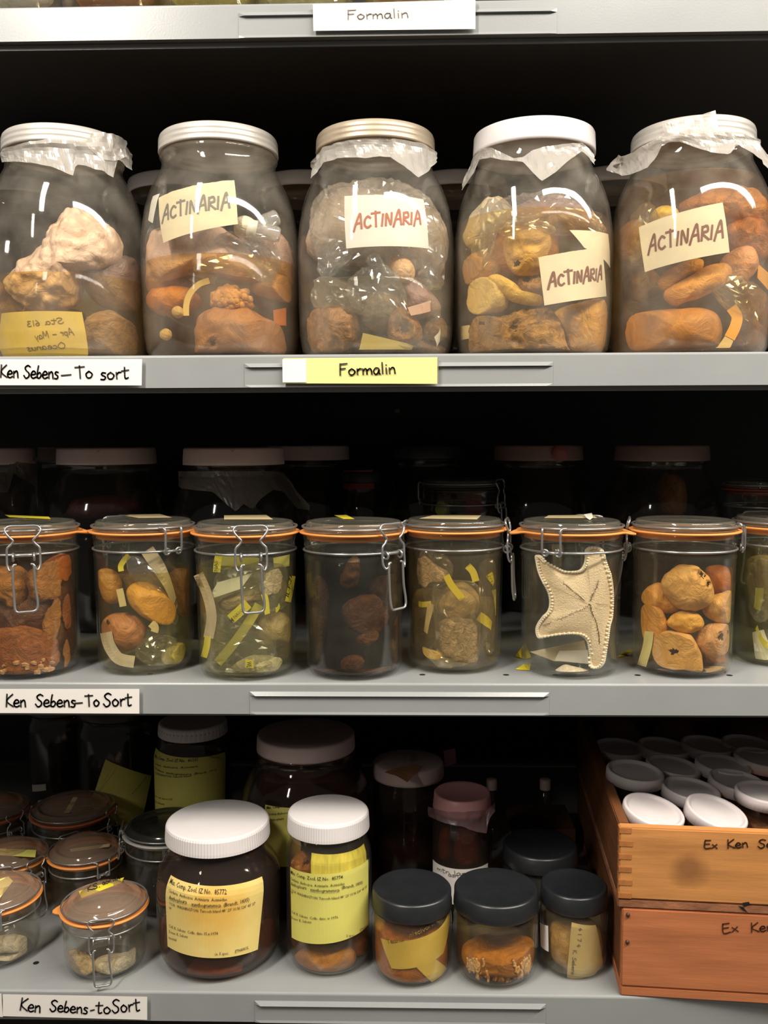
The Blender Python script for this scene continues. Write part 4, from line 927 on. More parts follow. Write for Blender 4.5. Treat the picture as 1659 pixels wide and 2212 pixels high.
ribbon(j, 'yellow_tag', [(449, 1374), (446, 1398), (440, 1420)], 14, 'yellow tag low at the left of the third clip-top jar', tape_yel, off=-.0022)
o = ribbon(j, 'yellow_tag', [(468, 1236), (470, 1212), (474, 1196)], 16, 'yellow curled tag at the upper left of the third clip-top jar', tape_yel, depth=-.7)
printed('NAS', j.plane(-.73), (470, 1234), (470, 1212), 8, ink, o)
o = curl(j, 'yellow_tag', [(530, 1424), (547, 1426), (548, 1444), (530, 1442)], 'small yellow tag at the bottom of the third clip-top jar', tape_yel, depth=-.8, nu=2, cat='tag')
printed('WL', j.plane(-.83), (533, 1429), (533, 1442), 10, ink, o, weight=.02)
o = ribbon(j, 'yellow_tag', [(622, 1300), (628, 1270), (632, 1244)], 13, 'yellow tag at the right wall of the third clip-top jar', tape_yel, off=-.0022)
printed('IL-P-71', (j, -.0018), (624, 1290), (631, 1246), 7, ink, o)
ribbon(j, 'yellow_tag', [(596, 1318), (606, 1316), (616, 1308)], 11, 'short yellow tag end under the pinkish tissue', tape_yel, depth=-.6)
curl(j, 'yellow_slip', [(470, 1195), (560, 1205), (560, 1225), (474, 1222)], 'blurred yellow slip near the neck of the third clip-top jar', principled('faded_yellow', (208, 196, 92), .6), depth=-.2)
curl(j, 'yellow_slip', [(590, 1205), (636, 1196), (636, 1222), (592, 1226)], 'faint yellow slip at the upper right of the third clip-top jar', principled('faded_yellow', (208, 196, 92), .6), depth=-.2)
bag(j, [(430, 1330), (500, 1330), (560, 1350), (600, 1400), (560, 1450), (470, 1450), (434, 1400)], 'hazy clear bags in the lower half of the third clip-top jar', -.55, .012, .006, 60)
bag(j, [(470, 1240), (540, 1220), (620, 1225), (632, 1300), (560, 1320), (480, 1300)], 'hazy clear bags in the upper half of the third clip-top jar', -.4, .012, .006, 60)
lid_paper([(484, 1113), (575, 1112), (590, 1122), (484, 1122)], j.z+.155, 'yellowish slip on the lid of the third clip-top jar', paper_old)
# 4
j = clip_jar(765, 1471, 46, 'darkest clip-top jar with blackish brown fluid, fourth from the left', fl=fl_black, top=.118, tabs=())
dk = flesh((128, 86, 48), .35, 60, .7); dk2 = flesh((88, 58, 38), .3, 60, .6)
for pts, m, lb, d in (
  ([(738, 1316), (760, 1294), (808, 1284), (836, 1312), (838, 1350), (800, 1372), (756, 1358)], dk, 'brown lump at the centre of the darkest clip-top jar', -.68),
  ([(798, 1272), (820, 1244), (862, 1246), (866, 1312), (826, 1322)], dk2, 'dark brown lump at the right of the darkest clip-top jar', -.45),
  ([(734, 1252), (756, 1206), (778, 1208), (774, 1260), (748, 1270)], dk, 'brown wedge near the top of the darkest clip-top jar', -.6),
  ([(770, 1380), (786, 1364), (812, 1362), (816, 1380), (796, 1396), (776, 1392)], flesh((170, 116, 44), .3, 80, .8), 'ochre lump in the lower half of the darkest clip-top jar', -.75),
  ([(736, 1430), (756, 1416), (784, 1420), (782, 1442), (752, 1448)], flesh((150, 100, 48), .4, 90, .9), 'small ochre crust near the floor of the darkest clip-top jar', -.72),
  ([(680, 1446), (730, 1450), (800, 1446), (856, 1440), (850, 1462), (770, 1470), (690, 1464)], dk, 'brown sediment crust on the floor of the darkest clip-top jar', -.55),
  ([(846, 1360), (864, 1330), (866, 1430), (848, 1440)], dk, 'brown strip of tissue at the right wall of the darkest clip-top jar', -.25),
  ([(676, 1260), (700, 1250), (712, 1300), (700, 1420), (682, 1420)], dk2, 'brown strip of tissue at the left wall of the darkest clip-top jar', -.2)):
    pebble(j, 'tissue_chunk', pts, m, lb, depth=d, amp=.003, freq=110, m=8, k=5)
lid_paper([(722, 1113), (748, 1112), (766, 1121), (742, 1121)], j.z+.155, 'small yellow slip on the lid of the darkest clip-top jar', tape_yel)
# 5
j = clip_jar(981, 1457, 78, 'clip-top jar holding cloudy bags and yellow tape, fifth from the left', fl=fl_tan, top=.124, tabs=())
pebble(j, 'tissue_chunk', [(894, 1240), (900, 1218), (918, 1202), (944, 1222), (972, 1240), (960, 1256), (930, 1262), (906, 1266)], flesh((198, 164, 128), .25, 90, 1), 'pinkish torn tissue at the upper left of the fifth clip-top jar', depth=-.62, amp=.004, freq=140)
pebble(j, 'tissue_chunk', [(940, 1306), (960, 1270), (1006, 1260), (1034, 1288), (1028, 1330), (984, 1338), (956, 1334)], flesh((206, 168, 100), .2, 50, .4), 'tan soft specimen under the yellow tape of the fifth clip-top jar', depth=-.45, amp=.003)
pebble(j, 'tissue_chunk', [(948, 1350), (966, 1336), (1002, 1334), (1028, 1350), (1032, 1400), (1026, 1428), (972, 1426), (950, 1400)], flesh((184, 156, 122), .35, 120, 1, 180), 'crumbly pinkish tissue block in the lower half of the fifth clip-top jar', depth=-.68, amp=.004, freq=170)
pebble(j, 'tissue_chunk', [(900, 1400), (925, 1402), (962, 1412), (968, 1424), (930, 1424), (904, 1414)], flesh((222, 184, 84), .2, 80, .4), 'yellow sausage of tissue near the floor of the fifth clip-top jar', depth=-.72, amp=.001)
pebble(j, 'tissue_chunk', [(890, 1290), (930, 1270), (1010, 1290), (1070, 1300), (1064, 1420), (980, 1430), (894, 1390)], flesh((150, 122, 72), .25, 40, .5), 'olive brown mass at the back of the fifth clip-top jar', depth=.3, thick=.015)
for path, w, lb, d in (
  ([(964, 1243), (974, 1262), (986, 1278), (999, 1294)], 15, 'creased yellow tape at the centre of the fifth clip-top jar', -.85),
  ([(1010, 1222), (1022, 1236), (1028, 1256)], 15, 'yellow tape at the upper right of the fifth clip-top jar', -.7),
  ([(1034, 1330), (1054, 1344), (1073, 1354)], 20, 'yellow tape at the right of the fifth clip-top jar', -.6),
  ([(890, 1306), (912, 1306), (932, 1304)], 12, 'yellow tape end at the left wall of the fifth clip-top jar', -.6),
  ([(930, 1304), (924, 1328), (912, 1368)], 17, 'tape with a white lower half at the left of the fifth clip-top jar', -.72),
  ([(1068, 1274), (1074, 1300), (1076, 1330)], 12, 'long yellow tape down the right wall of the fifth clip-top jar', -.4),
  ([(998, 1432), (1010, 1428), (1021, 1424)], 12, 'yellow tape end on the floor of the fifth clip-top jar', -.78)):
    ribbon(j, 'yellow_tape', path, w, lb, tape_yel if 'white' not in lb else paper_old, depth=d)
o = ribbon(j, 'yellow_tape', [(1056, 1240), (1072, 1262)], 16, 'yellow printed tape at the right edge of the fifth clip-top jar', tape_yel, depth=-.52)
printed('IRL-7', j.plane(-.56), (1073, 1266), (1058, 1240), 8, ink, o)
bag(j, [(940, 1262), (1000, 1255), (1036, 1280), (1034, 1420), (1000, 1440), (946, 1440), (938, 1340)], 'tall clear bag at the centre of the fifth clip-top jar', -.72, .008, .004, 60)
bag(j, [(895, 1200), (950, 1195), (980, 1230), (960, 1262), (905, 1270)], 'cloudy bag at the upper left of the fifth clip-top jar', -.66, .008, .005, 60)
bag(j, [(1036, 1220), (1070, 1215), (1076, 1300), (1070, 1400), (1044, 1400), (1036, 1300)], 'clear bag down the right side of the fifth clip-top jar', -.4, .008, .005, 60)
bag(j, [(900, 1410), (960, 1420), (1000, 1432), (950, 1446), (935, 1436)], 'white frayed bag corner on the floor of the fifth clip-top jar', -.8, .006, .004, 90, film_milky)
lid_paper([(935, 1113), (1040, 1113), (1030, 1122), (905, 1120)], j.z+.155, 'yellowish slip on the lid of the fifth clip-top jar', paper_old)
# 6 starfish
j = clip_jar(1232, 1468, 150, 'clip-top jar with a white sea star standing in clear fluid', fl=fl_clear, top=.124, tabs=(-82, 72))
star = [(1137, 1209), (1142, 1203), (1160, 1205), (1180, 1217), (1200, 1228), (1216, 1235), (1238, 1236), (1253, 1233), (1262, 1222), (1266, 1205), (1267, 1188), (1284, 1183), (1301, 1190), (1309, 1216), (1320, 1245), (1333, 1272), (1340, 1300), (1336, 1332), (1320, 1352), (1313, 1378), (1308, 1410), (1303, 1432), (1291, 1442), (1278, 1438), (1275, 1412), (1270, 1386), (1257, 1372), (1235, 1368), (1205, 1370), (1180, 1374), (1155, 1379), (1142, 1374), (1138, 1362), (1150, 1350), (1170, 1335), (1184, 1322), (1189, 1304), (1186, 1282), (1175, 1260), (1160, 1244), (1146, 1227)]
starm = principled('sea_star_skin', (252, 224, 184), .7, var=.05, scale=90, bump=.9, bscale=650)
SD = -.62
st = pebble(j, 'sea_star', star, starm, 'five-armed white sea star filling its jar', 'sea star', depth=SD, thick=.0065, amp=.0006, freq=200, m=12, k=4, center=(1275, 1307), clampm=.0025)
bd = []
q = spline(star, True, 6)
for i in range(0, len(q)):
    p = q[i]
    for s_ in (0, 1):
        if s_ and i % 2: continue
        c0 = j.clamp(onY(p.x-(s_*4 if p.x > 1275 else -s_*4), p.y, j.ay+SD*j.R-.0012-s_*.002))
        bd.append(lathe_vf(c0, [(-.0014, .0002), (-.001, .0012), (0, .0016), (.001, .0012), (.0014, .0002)], 7))
o = mk('marginal_spines', *merge(bd), principled('sea_star_spine', (255, 240, 210), .5), st); o['kind'] = 'stuff'
gv = []
def starfront(px, py):
    c = Vector((1275, 1307)); p = Vector((px, py)); s_ = min(.97, (p-c).length/112)
    return j.clamp(onY(px, py, j.ay+SD*j.R-.0065*math.sqrt(max(0, 1-min(1, s_)**2))-.0009), .0012)
def groove(path, w, hair):
    q = spline(path, False, 12); V, F = [], []
    for i, p in enumerate(q):
        d = q[min(i+1, len(q)-1)]-q[max(i-1, 0)]; d.normalize(); nn = Vector((-d.y, d.x)); ww = w*(.5+.8*random.random())
        a, b = p+nn*ww, p-nn*ww*random.random(); V += [starfront(a.x, a.y), starfront(b.x, b.y)]
        if i: k = len(V); F.append((k-4, k-3, k-1, k-2))
    for i, p in enumerate(q):
        if random.random() < hair:
            d = q[min(i+1, len(q)-1)]-q[max(i-1, 0)]; d.normalize(); nn = Vector((-d.y, d.x))*random.choice((-1, 1))*random.uniform(3, 6)+d*random.uniform(-2, 2)
            k = len(V)
            for c_ in (p, p+d*1.1, p+nn): V.append(starfront(c_.x, c_.y))
            F.append((k, k+1, k+2))
    return V, F
parts = [groove([(1264, 1298), (1245, 1283), (1225, 1266), (1210, 1256), (1196, 1251)], .8, .7), groove([(1275, 1310), (1278, 1322), (1288, 1345), (1294, 1375), (1295, 1410)], 1.1, .7), groove([(1276, 1298), (1280, 1285), (1288, 1270), (1293, 1254)], .8, .7), groove([(1270, 1310), (1245, 1322), (1215, 1335), (1190, 1345), (1165, 1352)], .35, .9), groove([(1285, 1304), (1310, 1307), (1334, 1309)], .4, .3), groove([(1271, 1305), (1275, 1306), (1277, 1310)], 2.0, 0)]
o = mk('arm_grooves', *merge(parts), principled('groove_brown', (96, 74, 46), .8), st, smooth=False); o['label'] = 'dark grooves along the arms of the sea star'
curl(j, 'data_slip', [(1144, 1408), (1263, 1384), (1272, 1434), (1196, 1428)], 'cream folded slip lying behind the foot of the sea star', paper_cream, depth=-.25, nu=8, wob=.004)
curl(j, 'data_slip', [(1208, 1406), (1270, 1404), (1272, 1434), (1198, 1427)], 'pale slip corner folded forward beside the sea star', paper, depth=-.35)
pebble(j, 'tissue_chunk', [(1198, 1450), (1216, 1438), (1240, 1440), (1272, 1448), (1258, 1460), (1226, 1462), (1204, 1458)], flesh((226, 204, 172), .15, 90, .8), 'whitish crumb pile under the sea star', depth=-.6, amp=.002, thick=.008)
p1 = j.plane(-.1); a_, b_ = p1(1203, 1180), p1(1203, 1226)
vv = empty('glass_vial', b_); tag(vv, 'clear glass tube hanging upright behind the sea star', 'vial')
lathe('vial_glass', b_, [(0, .0002), (.0008, .004), (.003, .0058), (.024, .0058), (.024, .0050), (.004, .0050), (.002, .0035), (.0015, .0002)], clear('thick_vial_glass', (.9, .88, .74), haze=.05, hazec=(220, 210, 160), refl=.8, base=.08, power=1.6), vv, 20)
lid_paper([(1185, 1113), (1280, 1112), (1290, 1119), (1175, 1119)], j.z+.155, 'yellowish slip on the lid of the sea star jar', paper_old)
tag(sheet('paper_scrap', [(1261, 1115), (1278, 1112), (1281, 1118), (1274, 1123)], lambda x, y: onZ(x, y, j.z+.157)+Vector((0, 0, .002 if y < 1116 else 0)), paper, None, 2, 2), 'small white folded triangle on the lid of the sea star jar', 'paper')
# 7
j = clip_jar(1475, 1467, -103, 'clip-top jar half full of round orange lemon-like specimens', fl=fl_rust, top=.125, tabs=(118,), open_lever=.006)
lm = flesh((226, 178, 104), .16, 40, .5, 70); lm2 = flesh((226, 162, 70), .16, 40, .5, 70)
for pts, m, lb, d, pits in (
  ([(1428, 1262), (1440, 1240), (1460, 1226), (1486, 1219), (1512, 1227), (1531, 1246), (1538, 1270), (1538, 1292), (1525, 1309), (1500, 1320), (1470, 1316), (1448, 1300), (1433, 1280)], lm, 'largest ribbed orange specimen on top of the pile with a dark split mouth', -.55, ((1512, 1240, 13, .006), (1522, 1258, 8, .004))),
  ([(1382, 1294), (1398, 1270), (1428, 1260), (1452, 1298), (1468, 1314), (1440, 1326), (1402, 1312)], lm2, 'orange specimen left behind the largest one', -.3, ()),
  ([(1371, 1322), (1386, 1306), (1416, 1308), (1436, 1326), (1441, 1362), (1422, 1378), (1394, 1388), (1376, 1362)], lm2, 'orange specimen at the left wall of the lemon-like pile', -.42, ()),
  ([(1440, 1346), (1455, 1326), (1480, 1319), (1506, 1325), (1521, 1346), (1510, 1361), (1485, 1369), (1460, 1362)], flesh((228, 172, 66), .16, 40, .5, 70), 'small yellow specimen at the heart of the lemon-like pile', -.62, ()),
  ([(1406, 1412), (1418, 1380), (1440, 1363), (1466, 1365), (1492, 1372), (1509, 1400), (1516, 1422), (1514, 1450), (1470, 1447), (1426, 1440), (1410, 1426)], lm, 'front orange specimen with a dark round mouth at the bottom of the pile', -.68, ((1452, 1404, 12, .006),)),
  ([(1502, 1386), (1514, 1360), (1540, 1346), (1571, 1350), (1579, 1376), (1576, 1402), (1550, 1421), (1528, 1420), (1510, 1402)], flesh((220, 170, 118), .2, 60, .9, 90), 'pinkish specimen with a puckered ring at the lower right of the pile', -.5, ((1549, 1372, 12, .0045), (1571, 1366, 6, .003))),
  ([(1516, 1318), (1534, 1290), (1560, 1281), (1581, 1278), (1584, 1322), (1571, 1346), (1540, 1342)], lm, 'orange specimen at the right wall of the pile, under the orange block', -.4, ()),
  ([(1528, 1226), (1584, 1230), (1584, 1284), (1536, 1282)], flesh((206, 116, 22), .1, 40, .2), 'glowing orange block behind the largest lemon-like specimen', .1, ()),
  ([(1500, 1400), (1560, 1410), (1576, 1440), (1540, 1452), (1505, 1448)], flesh((170, 106, 50), .2, 40), 'shadowed orange specimen low at the back of the pile', .1, ())):
    pebble(j, 'round_specimen', pts, m, lb, depth=d, amp=.0018, freq=70, m=16, pits=pits, asp=(1.6, 1, .5) if 'largest' in lb else None, center=None)
ribbon(j, 'museum_tag', [(1402, 1364), (1398, 1396), (1386, 1438)], 20, 'curled cream and yellow tag at the lower left of the lemon-like pile', principled('cream_yellow_tag', (224, 204, 130), .6, var=.15, scale=30), off=-.0022)
pebble(j, 'sediment', [(1386, 1452), (1430, 1446), (1500, 1450), (1560, 1440), (1570, 1450), (1530, 1463), (1430, 1464)], flesh((176, 150, 104), .2, 80, .6), 'pale sediment on the floor of the lemon-like pile jar', depth=-.6, thick=.012)
# 8
j = clip_jar(1690, 1445, 190, 'clip-top jar cut off by the right edge of the photo', fl=fl_green, top=.124, tabs=())
curl(j, 'data_slip', [(1598, 1370), (1650, 1360), (1680, 1440), (1620, 1432)], 'white torn paper low in the jar at the right edge', paper, depth=-.6, wob=.004)
o = ribbon(j, 'yellow_tag', [(1615, 1358), (1640, 1385), (1668, 1398)], 14, 'yellow printed tag low in the jar at the right edge', tape_yel, depth=-.68)
ribbon(j, 'yellow_tag', [(1640, 1270), (1638, 1294), (1632, 1316)], 20, 'pale yellow tag halfway up the jar at the right edge', principled('faded_yellow', (208, 196, 92), .6), depth=-.5)
pebble(j, 'tissue_chunk', [(1610, 1220), (1660, 1200), (1720, 1230), (1720, 1330), (1640, 1330)], flesh((160, 138, 84), .2, 50), 'olive tissue bundle in the jar at the right edge', depth=0, thick=.02)
bag(j, [(1610, 1220), (1660, 1210), (1680, 1300), (1650, 1340), (1610, 1320)], 'hazy bag in the jar at the right edge', -.45, .008, .006, 60)
# scraps lying on the shelf
for qd, lb in (([(1112, 1418), (1134, 1388), (1148, 1420), (1136, 1424)], 'yellow torn scrap on the shelf left of the sea star jar, further back'), ([(1113, 1446), (1132, 1434), (1146, 1436), (1144, 1448)], 'yellow scrap on the shelf left of the sea star jar, at the front'), ([(1330, 1420), (1360, 1402), (1372, 1404), (1345, 1418)], 'yellow curled scrap on the shelf between the sea star and lemon-like jars')):
    tag(sheet('paper_scrap', qd, lambda x, y: onZ(x, y, SH[2]+.0006+(.006 if y < 1412 else 0)), tape_yel, None, 3, 2), lb, 'paper')

# ------------------------------------------------------------------ back row of the middle shelf
GB = 'large shaded jars at the back of the middle shelf'
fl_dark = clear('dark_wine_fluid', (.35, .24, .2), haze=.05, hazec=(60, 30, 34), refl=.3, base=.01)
def back_jar(x, y, sh, h, cap, label, fill=.12, fl=None, content=None, capr=.0625, prof=GP, zs=1, gm=None, group=GB, cz=None):
    j = Jar('storage_jar', x, y, SH[sh], [(a*zs, r) for a, r in prof], label, 'jar', group)
    j.body(gm or glass_dark, 48); j.liquid(fill, fl or fl_dark)
    plastic_cap(j, cap, .2085*zs, .2295*zs, capr, seg=64)
    return j
ja = back_jar(-.550, .30, 2, 0, pink_lid, 'shaded large jar with film skirt at the left edge, middle shelf back row')
skirt(ja, [(-60, 988, 1070, .002, .004), (20, 988, 1062, .002, .004), (26, 990, 1020, .002, .004), (74, 988, 1050, .002, .006), (80, 990, 1100, .004, .010)], wrap_dull, '', nseg=24)
jb = back_jar(-.386, .292, 2, 0, pink_lid, 'shaded large jar with chipped pinkish lid behind the second clip-top jar')
pebble(jb, 'sea_anemone', [(150, 1095), (165, 1078), (230, 1070), (290, 1080), (305, 1100), (240, 1120), (160, 1115)], flesh((120, 60, 62), .3, 50, .5), 'dark red anemone in the shaded jar with the chipped lid', depth=-.3, thick=.03)
jc = back_jar(-.213, .25, 2, 0, pink_lid, 'shaded large jar with a torn film skirt behind the third clip-top jar')
skirt(jc, [(386, 1018, 1050, .003, .005), (392, 1018, 1055, .003, .004), (430, 1018, 1060, .003, .005), (460, 1018, 1062, .003, .005), (490, 1018, 1090, .003, .006), (510, 1018, 1106, .003, .006), (525, 1018, 1088, .003, .006), (545, 1018, 1100, .003, .006), (562, 1018, 1078, .003, .006), (590, 1018, 1058, .003, .005), (612, 1020, 1062, .003, .006), (640, 1060, 1098, .004, .006), (668, 1092, 1102, .004, .006)], wrap_dull, '', nseg=44, amp=.0012)
back_jar(-.146, .485, 2, 0, pink_lid, 'shaded large jar far back, its pinkish lid right of the film-skirted one')
je = back_jar(.032, .490, 2, 0, dark_lid, 'shaded large jar with a black lid far back on the middle shelf')
jf = back_jar(.189, .419, 2, 0, principled('dull_lid', (150, 122, 112), .5), 'shaded large jar with a dull lid and round pink sticker behind the sea star jar')
o = tag(lathe('round_sticker', jf.hit(1206, 980, .002)+Vector((0, 0, 0)), [(-.001, .0002), (-.001, .011), (.001, .011), (.001, .0002)], principled('pink_sticker', (170, 96, 98), .6), None, 24), 'round pinkish sticker stuck on the dull lid', 'sticker')
o.rotation_euler = (PI/2, 0, 0); o.location = (.209, .355, SH[2]+.219)
jg = back_jar(.349, .37, 2, 0, principled('dull_lid', (150, 122, 112), .5), 'shaded large jar with a tan specimen behind the lemon-like jar', fl=clear('brownish_fluid', (.6, .46, .36), haze=.05, hazec=(80, 50, 36), refl=.3, base=.01))
pebble(jg, 'sea_anemone', [(1420, 1060), (1440, 1020), (1470, 1030), (1480, 1080), (1470, 1115), (1430, 1110)], flesh((170, 110, 60), .3, 50, .5), 'tan specimen standing in the shaded jar behind the lemon-like pile', depth=-.3, thick=.03)
back_jar(-.50, .50, 2, 0, principled('dull_lid', (150, 122, 112), .5), 'shaded jar far back at the left, only its lid end showing', capr=.058)
GC = 'shaded clip-top jars at the back of the middle shelf'
def back_clip(x, y, phi, label, zs=1.2, fl=None, **kw):
    j = Jar('clip_top_jar', x, y, SH[2], [(a*zs, r) for a, r in CP], label, 'jar', GC)
    j.body(glass_dark, 48); j.liquid(.11, fl or fl_dark)
    clip_top(j, math.radians(phi), .1448*zs, .0545, .1272*zs, .0512, **kw); return j
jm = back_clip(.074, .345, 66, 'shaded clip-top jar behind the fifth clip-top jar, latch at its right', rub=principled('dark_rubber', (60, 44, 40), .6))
pebble(jm, 'round_specimen', [(938, 1095), (950, 1082), (966, 1086), (970, 1106), (956, 1114), (940, 1110)], flesh((176, 176, 70), .2, 60), 'small yellow green ball in the shaded clip-top jar', depth=-.7, thick=.008)
curl(jm, 'red_slip', [(1010, 1060), (1040, 1064), (1044, 1112), (1006, 1112)], 'dark red slip in the shaded clip-top jar', principled('dark_red_slip', (130, 50, 56), .6), depth=-.5)
back_clip(.462, .295, 0, 'shaded clip-top jar at the right edge of the middle shelf back row', rub=principled('dark_red_rubber', (150, 70, 50), .6))
jh = Jar('storage_jar', -.060, .40, SH[2], [(a*.85, r*.45) for a, r in GP], 'low shaded jar with a dark red label behind the fourth clip-top jar', 'jar', GB); jh.body(glass_dark, 40); jh.liquid(.12, fl_dark); plastic_cap(jh, dark_lid, .178, .194, .030, seg=48)
o = curl(jh, 'red_label', [(740, 1015), (806, 1015), (808, 1056), (742, 1056)], 'dark red label on the low shaded jar', principled('dark_red_slip', (130, 50, 56), .6), off=.0008, cat='label')
wb = bpy.data.objects['wall_back']
lathe('bolt', Vector((onY(858, 888, .64).x, .638, onY(858, 888, .64).z)), [(-.004, .0002), (-.003, .004), (0, .005), (.003, .004), (.004, .0002)], principled('dull_lid', (150, 122, 112), .5), wb, 12)

# ------------------------------------------------------------------ jars on the uppermost shelf (only their feet show)
GT = 'clip-top jars on the uppermost shelf, only their feet in view'
for cx, fl, c, lb in ((28, fl_clear, (222, 206, 188), 'jar foot with pale contents at the top left corner'), (247, fl_brown, (206, 140, 66), 'jar foot with orange contents at the top of the photo'), (455, fl_straw, (236, 214, 120), 'jar foot with yellow contents at the top of the photo'), (660, fl_green, (224, 214, 176), 'jar foot with cream contents behind the uppermost card'), (890, fl_tan, (190, 150, 90), 'jar hidden behind the right end of the uppermost card')):
    p = onY(cx, 10, .062); j = Jar('clip_top_jar', p.x, .062, SH[0], CP, lb, 'jar', GT); j.body(glass, base=.006); j.liquid(.12, fl)
    clip_top(j, math.radians(20), .1448, .0557, .1272, .0512)
    q = [(cx+dx, 6+dy) for dx, dy in ((-80, 0), (-85, -60), (-50, -120), (20, -130), (80, -80), (85, -10), (40, 10), (-40, 10))]
    pebble(j, 'tissue_chunk', q, flesh(c, .25, 50, .6), 'contents of the '+lb, depth=-.3, thick=.03, amp=.004)
# ------------------------------------------------------------------ lowest shelf
Z3 = SH[3]
GSm = 'small clip-top jars with domed glass lids'
dome_glass = clear('dome_lid_glass', (.90, .84, .78), haze=.32, hazec=(186, 160, 138), refl=.7, base=.04, rough=.08)
def small_clip(x, y, phi, label, tabs=(), s=.8, fl=None, top=.05, zs=1, rs=1, rub=None, lidm=None, gm=None, dome=.020, **kw):
    j = Jar('clip_top_jar', x, y, Z3, [(a*zs, r*rs) for a, r in SP], label, 'jar', GSm)
    j.body(gm or glass, base=.005)
    if fl: j.liquid(top*zs, fl)
    clip_top(j, math.radians(phi), .0640*zs, .0462*rs, .0522*zs, .0430*rs, s=s*rs, dome=dome, tabs=tabs, rub=rub, lidm=lidm or dome_glass, wr=.00105, **kw)
    return j
j = small_clip(-.322, .050, 14, 'small domed clip-top jar at the shelf front with a taped yellow note', tabs=(-78,), fl=fl_clear, top=.048)
cream = flesh((222, 200, 158), .25, 90, .9)
pebble(j, 'tissue_chunk', [(134, 2060), (160, 2056), (190, 2068), (208, 2090), (200, 2112), (160, 2110), (140, 2090)], flesh((206, 170, 116), .3, 90, 1), 'frayed tan tissue at the left of the small front clip-top jar', depth=-.55, amp=.003, freq=140)
pebble(j, 'tissue_chunk', [(205, 2075), (240, 2066), (280, 2060), (292, 2050), (292, 2085), (270, 2110), (220, 2118)], cream, 'smooth cream tissue at the right of the small front clip-top jar', depth=-.4, amp=.0015)
ztop = Z3+.0640+.0014+.0175
def dome_at(j, px, py, zs=1, rs=1, dome=.020):
    # point on the domed lid under a pixel
    z = j.z+.064*zs+.0014+dome*.8
    for _ in range(8):
        p = onZ(px, py, z); q = min(1, math.hypot(p.x-j.ax, p.y-j.ay)/(.043*rs-.0145)); z = j.z+.064*zs+.0014+dome*(1-.45*q*q)+.0006
    return p
o = tag(sheet('tape_note', [(170, 1925), (268, 1895), (262, 1907), (176, 1940)], lambda x, y: dome_at(j, x, y), tape_yel, None, 8, 2), 'yellow tape note written in black on the domed lid of the front jar', 'tape')
write('KS.', lambda x, y: dome_at(j, x, y)+Vector((0, -.0006, .0008)), (190, 1926), (218, 1916), 10, 1.6, ink, o)
write('aoman', lambda x, y: dome_at(j, x, y)+Vector((0, -.0006, .0008)), (222, 1912), (260, 1899), 9, 1.6, ink, o)
j = small_clip(-.447, .068, 200, 'small domed clip-top jar at the left edge of the lowest shelf front', fl=fl_clear, top=.05, rs=1.03)
for pts, lb, d in (([(-40, 2030), (20, 2020), (60, 2026), (62, 2050), (10, 2056), (-40, 2060)], 'cream tissue layer in the jar at the lower left edge, upper', -.4), ([(-40, 2062), (20, 2058), (60, 2050), (50, 2080), (0, 2094), (-40, 2092)], 'cream tissue layer in the jar at the lower left edge, lower', -.4)):
    pebble(j, 'tissue_chunk', pts, cream, lb, depth=d, amp=.0015)
jj = j
tag(sheet('tape_note', [(-20, 1905), (18, 1893), (28, 1903), (-4, 1945)], lambda x, y: dome_at(jj, x, y, 1, 1.03), paper_pale, None, 4, 4), 'pale yellow note on the domed lid at the lower left edge', 'tape')
j = small_clip(-.386, .172, -135, 'small domed clip-top jar behind the front one, orange ring in half light', fl=fl_brown, top=.05, rs=.97)
pebble(j, 'tissue_chunk', [(140, 1990), (190, 1970), (240, 1990), (240, 2020), (150, 2020)], flesh((150, 100, 50), .3, 60), 'brown tissue in the half lit clip-top jar', depth=-.2, thick=.02)
j3 = j
tag(sheet('tape_note', [(150, 1834), (200, 1824), (238, 1826), (236, 1832), (196, 1832), (152, 1840)][0:1]+[(238, 1822), (236, 1829), (153, 1840)], lambda x, y: dome_at(j3, x, y, 1, .97), paper_old, None, 6, 2), 'beige curved note on the lid of the half lit clip-top jar', 'tape')
j4 = small_clip(-.472, .158, 62, 'domed clip-top jar at the left edge, second row, latch at its right', fl=fl_brown, rs=.97, top=.05)
tag(sheet('tape_note', [(-20, 1832), (78, 1836), (76, 1852), (-20, 1846)], lambda x, y: dome_at(j4, x, y, 1, .97), paper_yel2, None, 6, 3), 'yellow note on the domed lid at the left edge, second row', 'tape')
GSm2 = GSm
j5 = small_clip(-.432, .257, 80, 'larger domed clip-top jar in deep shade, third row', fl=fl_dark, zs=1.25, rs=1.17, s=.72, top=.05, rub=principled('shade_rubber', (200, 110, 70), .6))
tag(sheet('tape_note', [(158, 1722), (168, 1722), (150, 1756), (138, 1756)], lambda x, y: dome_at(j5, x, y, 1.25, 1.17), paper_old, None, 2, 4), 'narrow beige tape on the deep shade domed lid', 'tape')
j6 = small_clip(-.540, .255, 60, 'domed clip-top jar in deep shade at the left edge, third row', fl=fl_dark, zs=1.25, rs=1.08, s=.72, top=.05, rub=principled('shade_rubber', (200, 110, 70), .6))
j7 = small_clip(-.288, .178, -80, 'clip-top jar with a grey ring, partly hidden by the wide amber jar', fl=fl_dark, zs=1.42, rs=1.14, s=.76, top=.05, rub=rubber_grey, dome=.009, lidm=clear('dull_lid_glass', (.6, .62, .6), haze=.3, hazec=(90, 92, 88), refl=.6, base=.05, rough=.15), lever=False)

